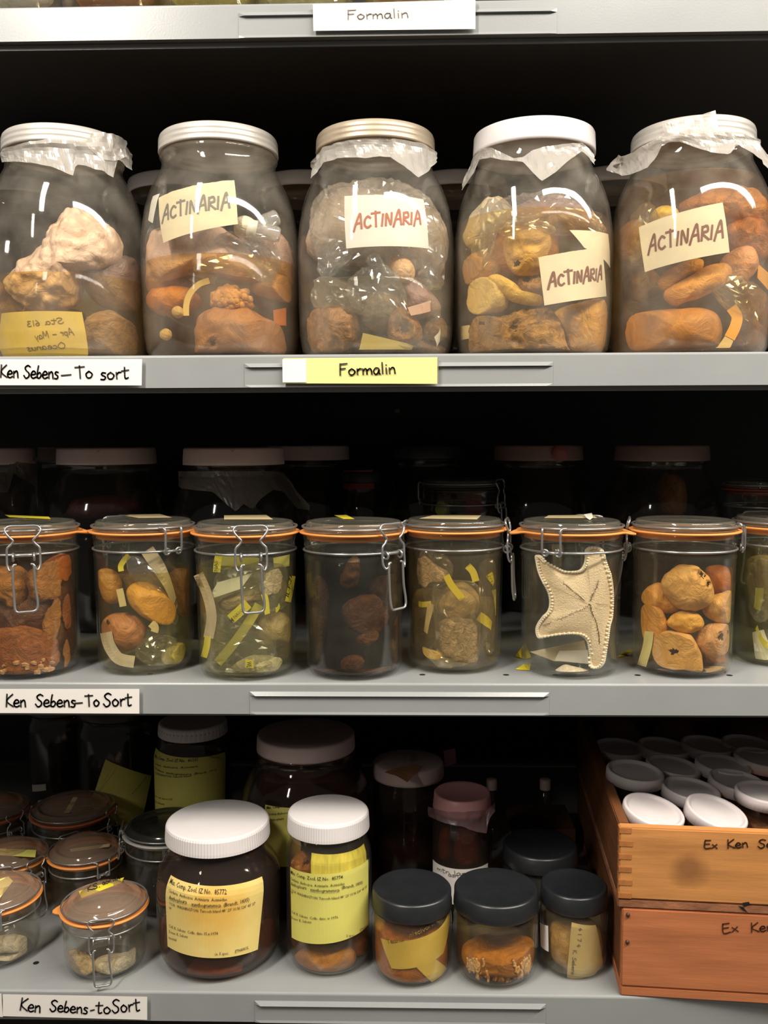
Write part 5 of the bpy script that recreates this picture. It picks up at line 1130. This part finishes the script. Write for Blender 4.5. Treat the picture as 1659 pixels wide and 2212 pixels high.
# jars further back at the left
GBk = 'shaded jars at the back of the lowest shelf'
P86 = [(0, .038), (.004, .043), (.012, .0455), (.150, .0455), (.160, .0440), (.168, .0410), (.186, .0405)]
def bottle(name, x, y, prof, label, gm, fl, top, group=None):
    j = Jar(name, x, y, Z3, prof, label, 'jar', group); j.body(gm, 56); 
    if fl: j.liquid(top, fl)
    return j
glass_amber = clear('brown_tinted_glass', (.86, .78, .70), haze=.06, hazec=(134, 120, 114), refl=.6, base=.03, rough=.04)
fl_tea = clear('tea_brown_fluid', (.62, .44, .30), haze=.05, hazec=(84, 54, 36), refl=.3, base=.01)
fl_gold = clear('golden_brown_fluid', (.80, .60, .34), haze=.04, hazec=(130, 86, 34), refl=.3, base=.01)
fl_plum = clear('plum_brown_fluid', (.62, .47, .40), haze=.05, hazec=(74, 50, 48), refl=.3, base=.01)
j = bottle('storage_jar', -.280, .285, [(a, r*1.1) for a, r in P86], 'tall shaded jar with a yellow museum label, upper left of the lowest shelf', glass_amber, fl_tea, .15, GBk)
plastic_cap(j, white_lid, .176, .192, .0452, .006)
pebble(j, 'sea_anemone', [(345, 1650), (410, 1640), (470, 1660), (470, 1780), (350, 1780)], flesh((120, 70, 40), .3, 40), 'brown specimen in the tall shaded jar with the yellow label', depth=0, thick=.02)
def museum_label(j, quad, mat, label, lines, off=.0009, nu=18, sag=(14, 14)):
    """printed label wrapped on a jar; print lines are given by where their ends sit on the label"""
    o = sheet('museum_label', quad, (j, off), mat, None, nu, 8, .0003); tag(o, label, 'label')
    c4 = [Vector(cyl(j, q, off)) for q in quad]; TL, TR, BR, BL = [Vector(q) for q in quad]
    def uv(p):
        th = cyl(j, p, off)[0]; u = min(1, max(0, (th-c4[0].x)/(c4[1].x-c4[0].x))); x = (p[0]-TL.x)/(TR.x-TL.x)
        yt = TL.y+(TR.y-TL.y)*x+sag[0]*4*x*(1-x); yb = BL.y+(BR.y-BL.y)*x+sag[1]*4*x*(1-x)
        return u, (p[1]-yt)/(yb-yt)
    pxm = (CAM-j.hit(TL.x, TL.y, off)).length/FPX; H = abs(c4[0].y-c4[3].y)
    for txt, p0, p1, h, wt in lines:
        (u0, v0), (u1, v1) = uv(p0), uv(p1)
        cu = bpy.data.curves.new('t', 'FONT'); cu.body = txt; cu.resolution_u = 1; cu.size = 1; cu.offset = wt
        t = bpy.data.objects.new('t', cu); COL.objects.link(t); bpy.context.view_layer.update()
        ev = t.evaluated_get(bpy.context.evaluated_depsgraph_get()); me = ev.to_mesh()
        v = [(p.co.x, p.co.y) for p in me.vertices]; fs = [tuple(p.vertices) for p in me.polygons]
        ev.to_mesh_clear(); bpy.data.objects.remove(t); bpy.data.curves.remove(cu)
        x0 = min(a for a, b in v); x1 = max(a for a, b in v); V = []
        for a, b in v:
            e = (a-x0)/(x1-x0); u = u0+(u1-u0)*e; w = (v0+v1)/2+(v1-v0)*(e-.5) - b*h*1.12*pxm/H
            p = c4[0]*(1-u)*(1-w)+c4[1]*u*(1-w)+c4[2]*u*w+c4[3]*(1-u)*w; V.append(cylpt(j, p.x, p.y, off+.0006))
        mk('printed_text', V, fs, ink, o, smooth=False)
    return o
museum_label(j, [(334, 1615), (486, 1624), (486, 1740), (334, 1740)], paper_yel2, 'yellow printed label on the tall shaded jar', [
  ('Mus. Comp. Zool. IZ No.  86335', (337, 1632), (428, 1640), 8.5, .003), ('Cnidaria  Anthozoa  Actiniaria', (337, 1645), (430, 1652), 6, 0), ('Anthopleura  xanthogrammica  (Brandt, 1835)', (337, 1654), (470, 1660), 6.5, 0), ('U.S.A. WASHINGTON: Tatoosh Island', (337, 1664), (418, 1671), 6, 0), ('Coll. K. Sebens  Colln. date iv 1975', (337, 1712), (388, 1718), 6, 0), ('Donor: K. Sebens', (337, 1724), (372, 1728), 6, 0), ('Washington', (452, 1634), (476, 1636), 6, 0)])
_p = onY(264, 1720, .37)
j = bottle('storage_jar', _p.x, .37, [(a, r*1.3) for a, r in P86], 'shaded jar behind a slanted yellow label, left of the tall labelled one', glass_dark, fl_dark, .13, GBk)
plastic_cap(j, dark_lid, .176, .192, .0580)
o = museum_label(j, [(228, 1640), (327, 1676), (300, 1800), (196, 1740)], paper_yel2, 'slanted yellow label in deep shade, printed sideways', [('Mus. Comp. Zool. IZ No.', (206, 1712), (232, 1650), 7, .01), ('Cnidaria Anthozoa Actiniaria', (220, 1730), (246, 1668), 6, 0), ('Anthopleura xanthogrammica', (230, 1735), (254, 1672), 6.5, 0), ('ETHANOL', (300, 1725), (318, 1682), 6, 0)])
j = bottle('storage_jar', -.515, .44, [(a*.9, r*1.1) for a, r in P86], 'dark jar at the back left with a tiny white sticker', glass_dark, fl_dark, .12, GBk)
plastic_cap(j, dark_lid, .158, .172, .049)
tag(sheet('sticker', [(69, 1695), (99, 1693), (100, 1707), (70, 1710)], (j, .0008), principled('dull_paper', (190, 184, 170), .7), None, 3, 2), 'tiny whitish sticker on the dark jar at the back left', 'label')
# wide jar 85772
def stained(base, col, name, P, rad):
    m = base.copy(); m.name = name; nt = m.node_tree; b = [n for n in nt.nodes if n.type == 'BSDF_PRINCIPLED'][0]
    src = b.inputs['Base Color'].links[0].from_socket
    tc = N(nt, 'ShaderNodeTexCoord'); no = N(nt, 'ShaderNodeTexNoise', Scale=45, Detail=3); L(nt, tc.outputs['Object'], no.inputs['Vector'])
    vd = N(nt, 'ShaderNodeVectorMath', operation='DISTANCE'); L(nt, tc.outputs['Object'], vd.inputs[0]); vd.inputs[1].default_value = P
    ad = N(nt, 'ShaderNodeMath', operation='MULTIPLY_ADD'); L(nt, no.outputs['Fac'], ad.inputs[0]); ad.inputs[1].default_value = rad*.7; L(nt, vd.outputs['Value'], ad.inputs[2])
    mr = N(nt, 'ShaderNodeMapRange'); L(nt, ad.outputs[0], mr.inputs['Value'])
    mr.inputs['From Min'].default_value = rad*.75; mr.inputs['From Max'].default_value = rad*1.5; mr.inputs['To Min'].default_value = .62; mr.inputs['To Max'].default_value = 0
    mx = N(nt, 'ShaderNodeMix', data_type='RGBA'); L(nt, mr.outputs[0], mx.inputs[0]); L(nt, src, mx.inputs[6]); mx.inputs[7].default_value = lin(col)+(1,)
    L(nt, mx.outputs[2], b.inputs['Base Color']); return m
paper_amber = stained(paper_amber, (224, 164, 44), 'amber_stained_label', (.006, -.008, .014), .040)
P772 = [(0, .048), (.004, .0565), (.011, .0628), (.020, .0660), (.030, .0666), (.090, .0666), (.099, .0652), (.107, .0612), (.114, .0556), (.119, .0522), (.124, .0512), (.142, .0505)]
j = bottle('specimen_jar', -.2035, .0715, P772, 'wide brown jar with ribbed white lid and large amber label at the shelf front', glass_amber, fl_plum, .098)
plastic_cap(j, white_lid, .133, .151, .0560, .006, .0010, 220)
pebble(j, 'sea_anemone', [(404, 2096), (430, 2070), (476, 2058), (512, 2084), (526, 2108), (490, 2122), (430, 2116)], flesh((206, 122, 60), .25, 40, .4), 'orange anemone at the bottom of the wide brown jar', depth=-.62, thick=.018)
pebble(j, 'sea_anemone', [(350, 1960), (420, 1930), (540, 1930), (592, 1980), (590, 2070), (520, 2090), (380, 2080)], flesh((110, 68, 46), .3, 30), 'dark brown anemone mass behind the amber label', depth=.2, thick=.03)
pebble(j, 'sea_anemone', [(560, 2000), (592, 1990), (596, 2060), (570, 2086), (545, 2060)], flesh((150, 84, 44), .3, 30), 'brown anemone lobe right of the amber label', depth=-.2, thick=.016)
pebble(j, 'tissue_chunk', [(344, 2000), (356, 1985), (362, 2060), (350, 2062)], flesh((170, 140, 110), .3, 60), 'pale tissue edge left of the amber label', depth=-.2, thick=.01)
o = museum_label(j, [(367, 1891), (566, 1893), (557, 2051), (362, 2044)], paper_amber, 'large amber stained printed label on the wide brown jar', sag=(13, 20), lines=[
  ('Mus. Comp. Zool. IZ No.  85772', (368, 1903), (490, 1920), 10.5, .004), ('Cnidaria  Anthozoa  Actiniaria  Actiniidae', (366, 1918), (492, 1934), 7.5, 0), ('Anthopleura', (366, 1932), (405, 1939), 9.5, 0), ('____________', (366, 1933), (405, 1940), 7, 0), ('xanthogrammica', (415, 1943), (480, 1947), 9.5, 0), ('______________', (415, 1944), (480, 1948), 7, 0), ('(Brandt, 1835)', (486, 1947), (542, 1938), 9.5, 0), ('U.S.A.  WASHINGTON: Tatoosh Island 48° 23\' 10 N 124° 43\' 37', (366, 1944), (556, 1948), 7.5, 0), ('W', (365, 1954), (370, 1955), 6, 0),
  ('Coll. K. Sebens  Colln. date 15.x.1974', (364, 1995), (478, 2012), 7.5, 0), ('Donor: K. Sebens', (364, 2008), (408, 2018), 7.5, 0), ('Intertidal', (363, 2022), (381, 2026), 7, 0), ('ca. 5 spec.', (474, 2060), (508, 2058), 7.5, 0), ('ETHANOL', (523, 2055), (553, 2045), 8, 0)])
# tall jar 85774
P774 = [(0, .036), (.004, .0412), (.011, .0450), (.018, .0460), (.115, .0460), (.124, .0450), (.131, .0425), (.136, .0410), (.152, .0405)]
j = bottle('specimen_jar', -.083, .0655, P774, 'tall white-lidded jar with a yellow green printed label at the shelf front', glass, fl_gold, .138)
plastic_cap(j, white_lid, .146, .165, .0440, .006, .0008, 200)
pebble(j, 'sea_anemone', [(634, 2070), (660, 2048), (710, 2046), (760, 2050), (768, 2072), (740, 2098), (680, 2100), (648, 2094)], flesh((206, 156, 74), .25, 40, .4), 'ochre anemone at the bottom of the tall white-lidded jar', depth=-.55, thick=.016)
pebble(j, 'sea_anemone', [(628, 1870), (650, 1840), (672, 1856), (676, 1890), (650, 1890)], flesh((188, 130, 60), .3, 50, .6), 'ochre anemone beside the folded slip in the tall jar', depth=-.4, thick=.012, pits=((664, 1858, 8, .003),))
pebble(j, 'sea_anemone', [(620, 1870), (700, 1850), (795, 1870), (795, 2060), (700, 2080), (622, 2050)], flesh((120, 76, 40), .3, 30), 'brown anemone mass behind the yellow green label', depth=.2, thick=.02)
pebble(j, 'sea_anemone', [(720, 2030), (780, 2020), (795, 2040), (780, 2062), (730, 2056)], flesh((140, 82, 44), .3, 30), 'brown anemone above the ochre one in the tall jar', depth=-.2, thick=.012)
o = curl(j, 'data_slip', [(673, 1842), (786, 1822), (790, 1900), (674, 1915)], 'bright yellow ribbed slip inside the tall jar above its label', principled('ribbed_yellow_slip', (226, 206, 70), .6, var=.25, scale=12, stretch=(14, 14, .6)), off=-.0022, nu=14)
museum_label(j, [(627, 1872), (795, 1856), (796, 1997), (630, 2025)], paper_yel2, 'yellow green printed label on the tall white-lidded jar', sag=(22, 27), lines=[
  ('Mus. Comp. Zool. IZ No.  85774', (629, 1886), (740, 1894), 9.5, .004), ('Cnidaria  Anthozoa  Actiniaria  Actiniidae', (629, 1899), (744, 1907), 7.5, 0), ('Anthopleura', (629, 1911), (662, 1919), 9, 0), ('xanthogrammica', (670, 1922), (733, 1922), 9, 0), ('______________', (670, 1923), (733, 1923), 7, 0), ('(Brandt, 1835)', (738, 1917), (783, 1904), 9, 0), ('U.S.A. WASHINGTON: Tatoosh Island 48° 23\' 10 N 124° 43\' 37', (630, 1924), (792, 1914), 7, 0), ('W', (629, 1928), (633, 1930), 6, 0),
  ('Coll. K. Sebens  Colln. date: iv 1976', (630, 1971), (730, 1981), 7, 0), ('Donor: K. Sebens', (630, 1984), (672, 1993), 7, 0), ('3 spec.', (748, 2021), (766, 2017), 7, 0), ('ETHANOL', (778, 2007), (795, 1997), 7, 0)])
# big jar behind
j = Jar('storage_jar', -.122, .205, Z3, [(a*.88, r) for a, r in GP], 'big dark jar with wide pinkish lid behind the tall white-lidded jar', 'jar', GBk); j.body(glass_amber, 56); j.liquid(.15, fl_plum)
plastic_cap(j, pink_lid, .184, .203, .0600)
museum_label(j, [(573, 1738), (650, 1745), (650, 1870), (576, 1870)], paper_yel2, 'shaded yellow label on the big dark jar', [('Mus. Comp. Zool.', (576, 1748), (622, 1752), 7, .01), ('Cnidaria Anthozoa', (578, 1762), (622, 1767), 6, 0), ('Anthopleura', (582, 1776), (612, 1780), 6.5, 0)])
pebble(j, 'sea_anemone', [(560, 1680), (640, 1660), (760, 1680), (770, 1760), (600, 1780)], flesh((92, 50, 44), .3, 30), 'dark anemone mass in the big dark jar', depth=-.1, thick=.03)
# tape-topped white lid, pink lid, back lids
PW = [(0, .040), (.004, .0445), (.012, .0465), (.118, .0465), (.126, .0440), (.132, .0420), (.150, .0415)]
j = bottle('storage_jar', .003, .24, PW, 'brown jar with white lid and peeling tape, behind the left black lid', glass_amber, fl_tea, .11, GBk)
plastic_cap(j, pink_lid, .137, .155, .0452)
pebble(j, 'sea_anemone', [(820, 1800), (880, 1780), (930, 1800), (925, 1860), (830, 1860)], flesh((120, 80, 36), .3, 40), 'brown specimen in the jar with the peeling tape', depth=-.3, thick=.018)
tp = lambda x, y: onZ(x, y, Z3+.1562)+Vector((0, 0, .004*max(0, nz((x, y, 3), .03))))
tag(sheet('peeling_tape', [(830, 1668), (892, 1650), (912, 1655), (880, 1690)], tp, principled('peeling_tape', (206, 150, 110), .4, var=.2, scale=40), None, 6, 4), 'orange beige peeling tape on the white lid', 'tape')
tag(sheet('tape_curl', [(866, 1628), (884, 1630), (890, 1646), (872, 1648)], lambda x, y: onZ(x, y, Z3+.1562)+Vector((0, -.004, .004)), principled('tape_curl', (190, 176, 160), .4), None, 3, 3), 'curled tape end standing up on the white lid', 'tape')
PP = [(0, .029), (.004, .033), (.012, .0350), (.112, .0350), (.120, .0330), (.126, .0320), (.142, .0315)]
j = bottle('storage_jar', .066, .160, PP, 'slim brown jar with pink lid and film collar, behind the gap of the black lids', glass_amber, fl_tea, .115, GBk)
j.part('screw_lid', [(.128, .031), (.128, .0340), (.131, .0345), (.1325, .0336), (.136, .0340), (.1385, .0334), (.146, .0330), (.1475, .0315), (.1465, .029), (.1465, .0001)], rose_lid, 72)
skirt(j, [(926, 1742, 1760, .004, .006), (935, 1745, 1768, .003, .005), (965, 1752, 1778, .003, .005), (1000, 1754, 1786, .003, .005), (1030, 1752, 1796, .003, .006), (1050, 1748, 1800, .003, .008), (1056, 1744, 1770, .004, .008), (1068, 1732, 1752, .006, .010)], clear('pink_tinted_film', (.8, .74, .74), haze=.45, hazec=(190, 150, 152), refl=.4, base=.05, rough=.3, power=2.5, trl=.3), '', nseg=40, amp=.0016)
for pts, lb in (([(950, 1800), (970, 1790), (975, 1850), (950, 1850)], 'red brown specimen stick in the slim pink-lidded jar, left one'), ([(990, 1790), (1030, 1790), (1035, 1860), (985, 1860)], 'red brown specimen stick in the slim pink-lidded jar, right one')):
    pebble(j, 'tissue_chunk', pts, flesh((160, 76, 34), .25, 40), lb, depth=-.4, thick=.01)
o = sheet('jar_label', [(935, 1856), (1054, 1864), (1054, 1935), (935, 1935)], (j, .0007), paper_tag, None, 14, 4, .0003); tag(o, 'white handwritten label on the slim pink-lidded jar', 'label')
write('Gulf of Maine', (j, .0013), (944, 1877), (1035, 1884), 12, 1.2, ink_grey, o) if False else write('mtn lapmn', (j, .0013), (944, 1879), (1032, 1886), 9, 1.2, ink_grey, o)
write('asn t a', (j, .0013), (968, 1892), (1020, 1894), 8, 1.2, ink_grey, o)
j = bottle('storage_jar', .007, .365, [(a*.8, r*1.02) for a, r in PW], 'dark-lidded jar deep in shade behind the jar with peeling tape', glass_dark, fl_dark, .09, GBk)
plastic_cap(j, dark_lid, .104, .122, .0462)
tag(sheet('pink_tag', [(958, 1622), (983, 1616), (986, 1648), (961, 1656)], lambda x, y: onY(x, y, .30), principled('pink_tag', (168, 120, 128), .6), None, 2, 2), 'pinkish square tag sticking up beside the dark-lidded jar', 'tag')
# black-lidded jars at the front
PK = [(0, .0335), (.003, .0380), (.008, .0410), (.014, .0422), (.060, .0424), (.0655, .0405), (.0700, .0388), (.088, .0385)]
def black_jar(x, y, rs, label, fl, top, group='black-lidded jars at the front of the lowest shelf', zs=1):
    j = bottle('specimen_jar', x, y, [(a*zs, r*rs) for a, r in PK], label, glass, fl, top, group)
    r = .0422*rs
    j.part('screw_lid', [(.0705*zs, r-.002), (.0705*zs, r), (.072*zs, r+.0003), (.078*zs, r), (.079*zs, r-.0004), (.088*zs, r-.0006), (.0898*zs, r-.0022), (.0900*zs, r-.004), (.0893*zs, r-.0055), (.0893*zs, .0001)], dark_lid, 80)
    return j
j = black_jar(.006, .046, 1.0, 'left of the three black-lidded front jars, with two yellow slips inside', fl_gold, .066)
org = flesh((214, 146, 72), .22, 40, .9, 60)
pebble(j, 'sea_anemone', [(806, 2040), (812, 2000), (850, 1990), (930, 1995), (962, 2020), (966, 2080), (945, 2115), (890, 2132), (840, 2122), (812, 2085)], org, 'wrinkled orange anemone coiled in the left black-lidded jar', depth=-.2, thick=.034, amp=.0028, freq=90, asp=(.6, .6, 2.2), m=18, k=8)
o = curl(j, 'data_slip', [(822, 2026), (968, 1960), (958, 2058), (846, 2092)], 'big curved yellow slip inside the left black-lidded jar', paper_yel, off=-.0022, nu=14)
write('Tealia', (j, -.0018), (836, 2038), (873, 2032), 8, 1.3, ink_olive, o); write('piscivora', (j, -.0018), (884, 2024), (938, 1996), 8, 1.3, ink_olive, o)
curl(j, 'data_slip', [(898, 2088), (930, 2064), (966, 2102), (938, 2132)], 'small yellow slip at the lower right of the left black-lidded jar', paper_yel, off=-.0022, nu=6)
j = black_jar(.0945, .047, 1.05, 'middle of the three black-lidded front jars, with frilled ochre specimen', fl_gold, .062)
pebble(j, 'sea_anemone', [(998, 2052), (1030, 2036), (1090, 2040), (1150, 2036), (1158, 2070), (1130, 2092), (1070, 2092), (1010, 2084)], flesh((206, 146, 44), .25, 50, .6), 'ochre anemone disc in the middle black-lidded jar', depth=-.3, thick=.03)
fr = []
for i in range(130):
    px = random.uniform(1002, 1156); py = 2074+random.uniform(0, 34)*(1-.5*abs(px-1080)/80)
    a = j.plane(-.72+random.uniform(-.14, .14)); dx, dy = random.uniform(-8, 8), random.uniform(8, 22)
    fr.append(tube_vf(spline([a(px, py-6), a(px+dx*.3+3, py+dy*.4), a(px+dx, py+dy)], False, 3), random.uniform(.0011, .0021), False, 5))
o = tag(mk('tentacle_frill', *merge(fr), flesh((226, 166, 84), .25, 80, .4)), 'frill of ochre tentacles hanging below the anemone disc', 'specimen'); o['kind'] = 'stuff'
j = black_jar(.178, .056, .835, 'right and smallest of the three black-lidded front jars, beside the wooden boxes', fl_tan, .066)
pebble(j, 'sea_anemone', [(1186, 2010), (1215, 1990), (1280, 1990), (1298, 2020), (1294, 2076), (1250, 2096), (1206, 2082), (1188, 2056)], flesh((196, 150, 88), .2, 40, .5), 'tan specimen in the smallest black-lidded jar', depth=-.2, thick=.026)
o = curl(j, 'data_slip', [(1235, 1992), (1287, 1998), (1290, 2108), (1226, 2114)], 'tan handwritten slip standing in the smallest black-lidded jar', principled('tan_slip', (214, 184, 118), .7, var=.08, scale=40), off=-.0022, nu=6)
write('4 1 7 4', j.wallat(-.0018), (1250, 2004), (1246, 2046), 8, 1.3, ink_grey, o); write('K. Sebens', j.wallat(-.0018), (1238, 2052), (1234, 2106), 8, 1.2, ink_grey, o)
write('Ptilosarcus', (j, -.0018), (1268, 2004), (1262, 2100), 7, 1, ink_grey, o) if False else None
curl(j, 'white_slip', [(1166, 1992), (1184, 2000), (1185, 2056), (1168, 2044)], 'white label edge at the left wall of the smallest black-lidded jar', paper_tag, off=.0006, nu=4, cat='label')
j = black_jar(.156, .150, 1.02, 'black-lidded jar in shade behind the smallest one', fl_dark, .06)
# small shaded things at the back right of the jars
for px, py, lb in ((1062, 1690, 'tiny white-capped vial in deep shade behind the pink-lidded jar'), (1178, 1690, 'tiny white-capped vial in deep shade left of the boxes')):
    p = onY(px, py, .33); r = empty('small_vial', (p.x, p.y, Z3)); tag(r, lb, 'vial'); h = p.z-Z3
    lathe('vial_glass', (p.x, p.y, Z3), [(0, .0002), (0, .009), (h*.9, .009), (h*.92, .006), (h*.95, .006)], glass_dark, r, 20)
    lathe('vial_cap', (p.x, p.y, Z3), [(h*.9, .0075), (h+.004, .0075), (h+.005, .006), (h+.005, .0002)], pink_lid, r, 20)
p = onY(1178, 1800, .30)
r = empty('card_box', (p.x, p.y, Z3)); tag(r, 'low brown card box in deep shade left of the wooden boxes', 'box')
mk('box_front', *box_vf(p.x-.045, p.x+.04, .30, .304, Z3, p.z+.006), principled('card_brown', (84, 54, 30), .7), r, False)
mk('box_top', *box_vf(p.x-.045, p.x+.04, .304, .38, p.z, p.z+.006), principled('card_brown', (84, 54, 30), .7), r, False)

# ------------------------------------------------------------------ wooden boxes
AN = math.radians(4.6)
def crate(F0, z0, z1, wd, side, label, name, fingers=0, strip=0):
    ux, uy = math.cos(AN), -math.sin(AN); dx, dy = math.sin(AN), math.cos(AN)
    B = lambda u, v, z: Vector((F0[0]+u*ux+v*dx, F0[1]+u*uy+v*dy, z))
    root = empty(name, B(0, 0, z0)); tag(root, label, 'box')
    Wd, D, t = .36, .40, .011
    def board(nm, u0, u1, v0, v1, a, b, mat, bev=.0012):
        me = bmesh.new(); bmesh.ops.create_cube(me, size=1)
        for v in me.verts: v.co = Vector((u0+(u1-u0)*(v.co.x+.5), v0+(v1-v0)*(v.co.y+.5), a+(b-a)*(v.co.z+.5)))
        bmesh.ops.bevel(me, geom=me.edges[:], offset=bev, segments=2, affect='EDGES'); me.verts.index_update()
        vs = [B(v.co.x, v.co.y, v.co.z) for v in me.verts]; fs = [tuple(x.index for x in f.verts) for f in me.faces]; me.free()
        return mk(nm, vs, fs, mat, root, False)
    zb = z0+strip
    board('front_board', 0, Wd, 0, t, zb, z1, wd)
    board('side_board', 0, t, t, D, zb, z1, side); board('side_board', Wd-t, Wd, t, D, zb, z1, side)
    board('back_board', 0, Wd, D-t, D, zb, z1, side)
    if strip: board('bottom_board', -.0005, Wd, .0006, D, z0, zb-.0004, wood_raw if fingers else wd)
    if fingers:
        hh = (z1-zb)/fingers
        for i in range(fingers):
            if i % 2 == 0: board('joint_finger', -.0006, .0125+random.uniform(-.001, .001), -.0005, t*.8, zb+hh*i+.0003, zb+hh*(i+1)-.0003, endgrain, .0004)
    return root, B
r1, B1 = crate((.2158, .001), Z3, EYE-.4690, wood2, wood_dark, 'lower of the two stacked wooden boxes, reddish with nail heads', 'wooden_box', 0, .0108)
_o2 = Vector((.2118, .001, EYE-.4685)); _n = Vector((math.sin(AN), math.cos(AN), 0)); _d = ray(1490, 1878)
_q = CAM+_d*((_o2-CAM).dot(_n)/_d.dot(_n))-_o2
wood_st = stained(wood, (118, 76, 48), 'pine_with_round_stain', _q, .019)
r2, B2 = crate((.2118, .001), EYE-.4685, EYE-.3853, wood_st, wood_dark, 'upper of the two stacked wooden boxes, paler with finger joints', 'wooden_box', 11, .0098)
for z in (EYE-.4752, EYE-.5035):
    c0 = B1(.0055, -.0004, z); o = lathe('nail_head', c0, [(-.0022, .0003), (-.0016, .0016), (0, .0021), (.0016, .0016), (.0022, .0003)], principled('nail_iron', (70, 44, 28), .5), r1, 10)
def onB(B, off):
    n = Vector((math.sin(AN), math.cos(AN), 0)); P = B(0, -off, 0)
    def w(px, py):
        d = ray(px, py); t = (P-CAM).dot(n)/d.dot(n); return CAM+d*t
    return w
w = onB(B2, .0007); write('Ex', w, (1520, 1832), (1550, 1833), 17, 2.8, ink_wood, r2); write('Ken', w, (1571, 1833), (1617, 1830), 19, 2.8, ink_wood, r2); write('Sebens', w, (1637, 1832), (1730, 1828), 18, 2.8, ink_wood, r2)
w = onB(B1, .0007); write('Ex', w, (1560, 2016), (1596, 2012), 20, 2.6, ink_wood, r1); write('Ken', w, (1622, 2014), (1672, 2010), 20, 2.6, ink_wood, r1)
w = onB(B2, -.0003)
V, F = [], []
for a in ([(1594, 1956), (1606, 1960), (1616, 1972), (1604, 1966)], [(1604, 1950), (1618, 1948), (1620, 1954), (1606, 1958)]):
    k = len(V); V += [onB(B2, .0002)(*q) for q in a]; F.append((k, k+1, k+2, k+3))
mk('split_crack', V, F, holem, r2, smooth=False)
# little jars in the upper box
lidw = principled('box_jar_lid', (226, 216, 216), .38, var=.03, scale=40)
bodyb = clear('small_jar_glass', (.8, .7, .6), haze=.06, hazec=(110, 84, 66), refl=.5, base=.03)
def proto():
    r = empty('sample_jar', (0, 0, 0)); R = .0318
    lathe('screw_lid', (0, 0, 0), [(-.0125, R-.002), (-.0125, R), (-.002, R), (-.0006, R-.0006), (0, R-.0016), (0, R-.0030), (-.0010, R-.0040), (-.0030, R-.0052), (-.0034, R-.0070), (-.0030, R*.4), (-.0030, .0001)], lidw, r, 96, .006)
    lathe('glass_body', (0, 0, 0), [(-.062, .0001), (-.062, .027), (-.058, .030), (-.02, .030), (-.014, .028), (-.012, .028)], bodyb, r, 40)
    lathe('contents', (0, 0, 0), [(-.060, .0001), (-.060, .026), (-.030, .027), (-.029, .0001)], flesh((120, 80, 50), .3, 60), r, 32)
    return r
PRO = proto(); first = True
for px, py, dz, tx, ty, lb in (
  (1413, 1747, -.001, .16, .17, 'white-lidded jar tilted at the front left corner of the upper wooden box'),
  (1549, 1750, -.002, .18, .20, 'white-lidded jar tilted in the front row of the upper wooden box, second from the left'),
  (1655, 1708, .006, .02, .04, 'white-lidded jar standing upright at the right edge of the photo in the upper wooden box'),
  (1493, 1701, -.002, .05, .10, 'white-lidded jar behind the two tilted front ones, half in shadow'),
  (1372, 1663, .010, .05, .06, 'white-lidded jar standing high against the left board of the upper wooden box'),
  (1594, 1684, -.002, .06, .10, 'shaded white-lidded jar left of the upright one at the photo edge'),
  (1455, 1651, -.002, .04, .12, 'shaded white-lidded jar in the third row of the upper wooden box, left'),
  (1562, 1648, -.001, .04, .08, 'shaded white-lidded jar in the third row of the upper wooden box, right'),
  (1338, 1612, -.004, .03, .04, 'shaded white-lidded jar far left in the fourth row of the upper wooden box'),
  (1528, 1606, .002, .03, .06, 'dark shaded white-lidded jar in the fifth row of the upper wooden box'),
  (1645, 1634, .0, .05, .1, 'dark shaded white-lidded jar at the right edge, fourth row of the upper box'),
  (1434, 1610, .0, .03, .08, 'dark shaded white-lidded jar in the fourth row of the upper box, second from the left'),
  (1615, 1604, .0, .03, .05, 'dark shaded white-lidded jar at the right of the fifth row of the upper box')):
    if first: r = PRO; first = False
    else:
        r = PRO.copy(); COL.objects.link(r)
        for ch in list(PRO.children):
            c = ch.copy(); COL.objects.link(c); c.parent = r
    r.location = onZ(px, py, EYE-.3853+dz)+Vector((0, 0, 0)); r.rotation_euler = (tx, ty, 0)
    tag(r, lb, 'jar', 'white-lidded little jars in the upper wooden box')
for px, py, rr, lb in ((1335, 1568, .034, 'dusky pink round jar top at the back left of the upper wooden box'), (1456, 1572, .036, 'dusky pink round jar top at the back of the upper wooden box, second')):
    p = onY(px, py, .33); r = empty('shaded_jar', (p.x, p.y, EYE-.445)); tag(r, lb, 'jar', 'dusky jars at the back of the box'); h = p.z-(EYE-.445)
    lathe('jar_body', (p.x, p.y, EYE-.445), [(0, .0002), (0, rr*.9), (h*.5, rr), (h*.8, rr*.96), (h, rr*.7), (h+.012, rr*.4), (h+.012, .0002)], principled('dusky_pink', (120, 76, 70), .5, var=.2, scale=30), r, 32)
p = onY(1640, 1585, .33); r = empty('shaded_bowl', (p.x, p.y, EYE-.445)); tag(r, 'dark brown bowl-shaped jar at the back right of the upper wooden box', 'jar'); h = p.z-(EYE-.445)
lathe('jar_body', (p.x, p.y, EYE-.445), [(0, .0002), (0, .03), (h*.6, .045), (h, .052), (h+.02, .050), (h+.03, .03), (h+.032, .0002)], principled('dark_brown_jar', (84, 52, 36), .4), r, 40)

# objects were placed by their bookkeeping origin; drop it
for o in bpy.data.objects:
    if '_loc' in o: del o['_loc']
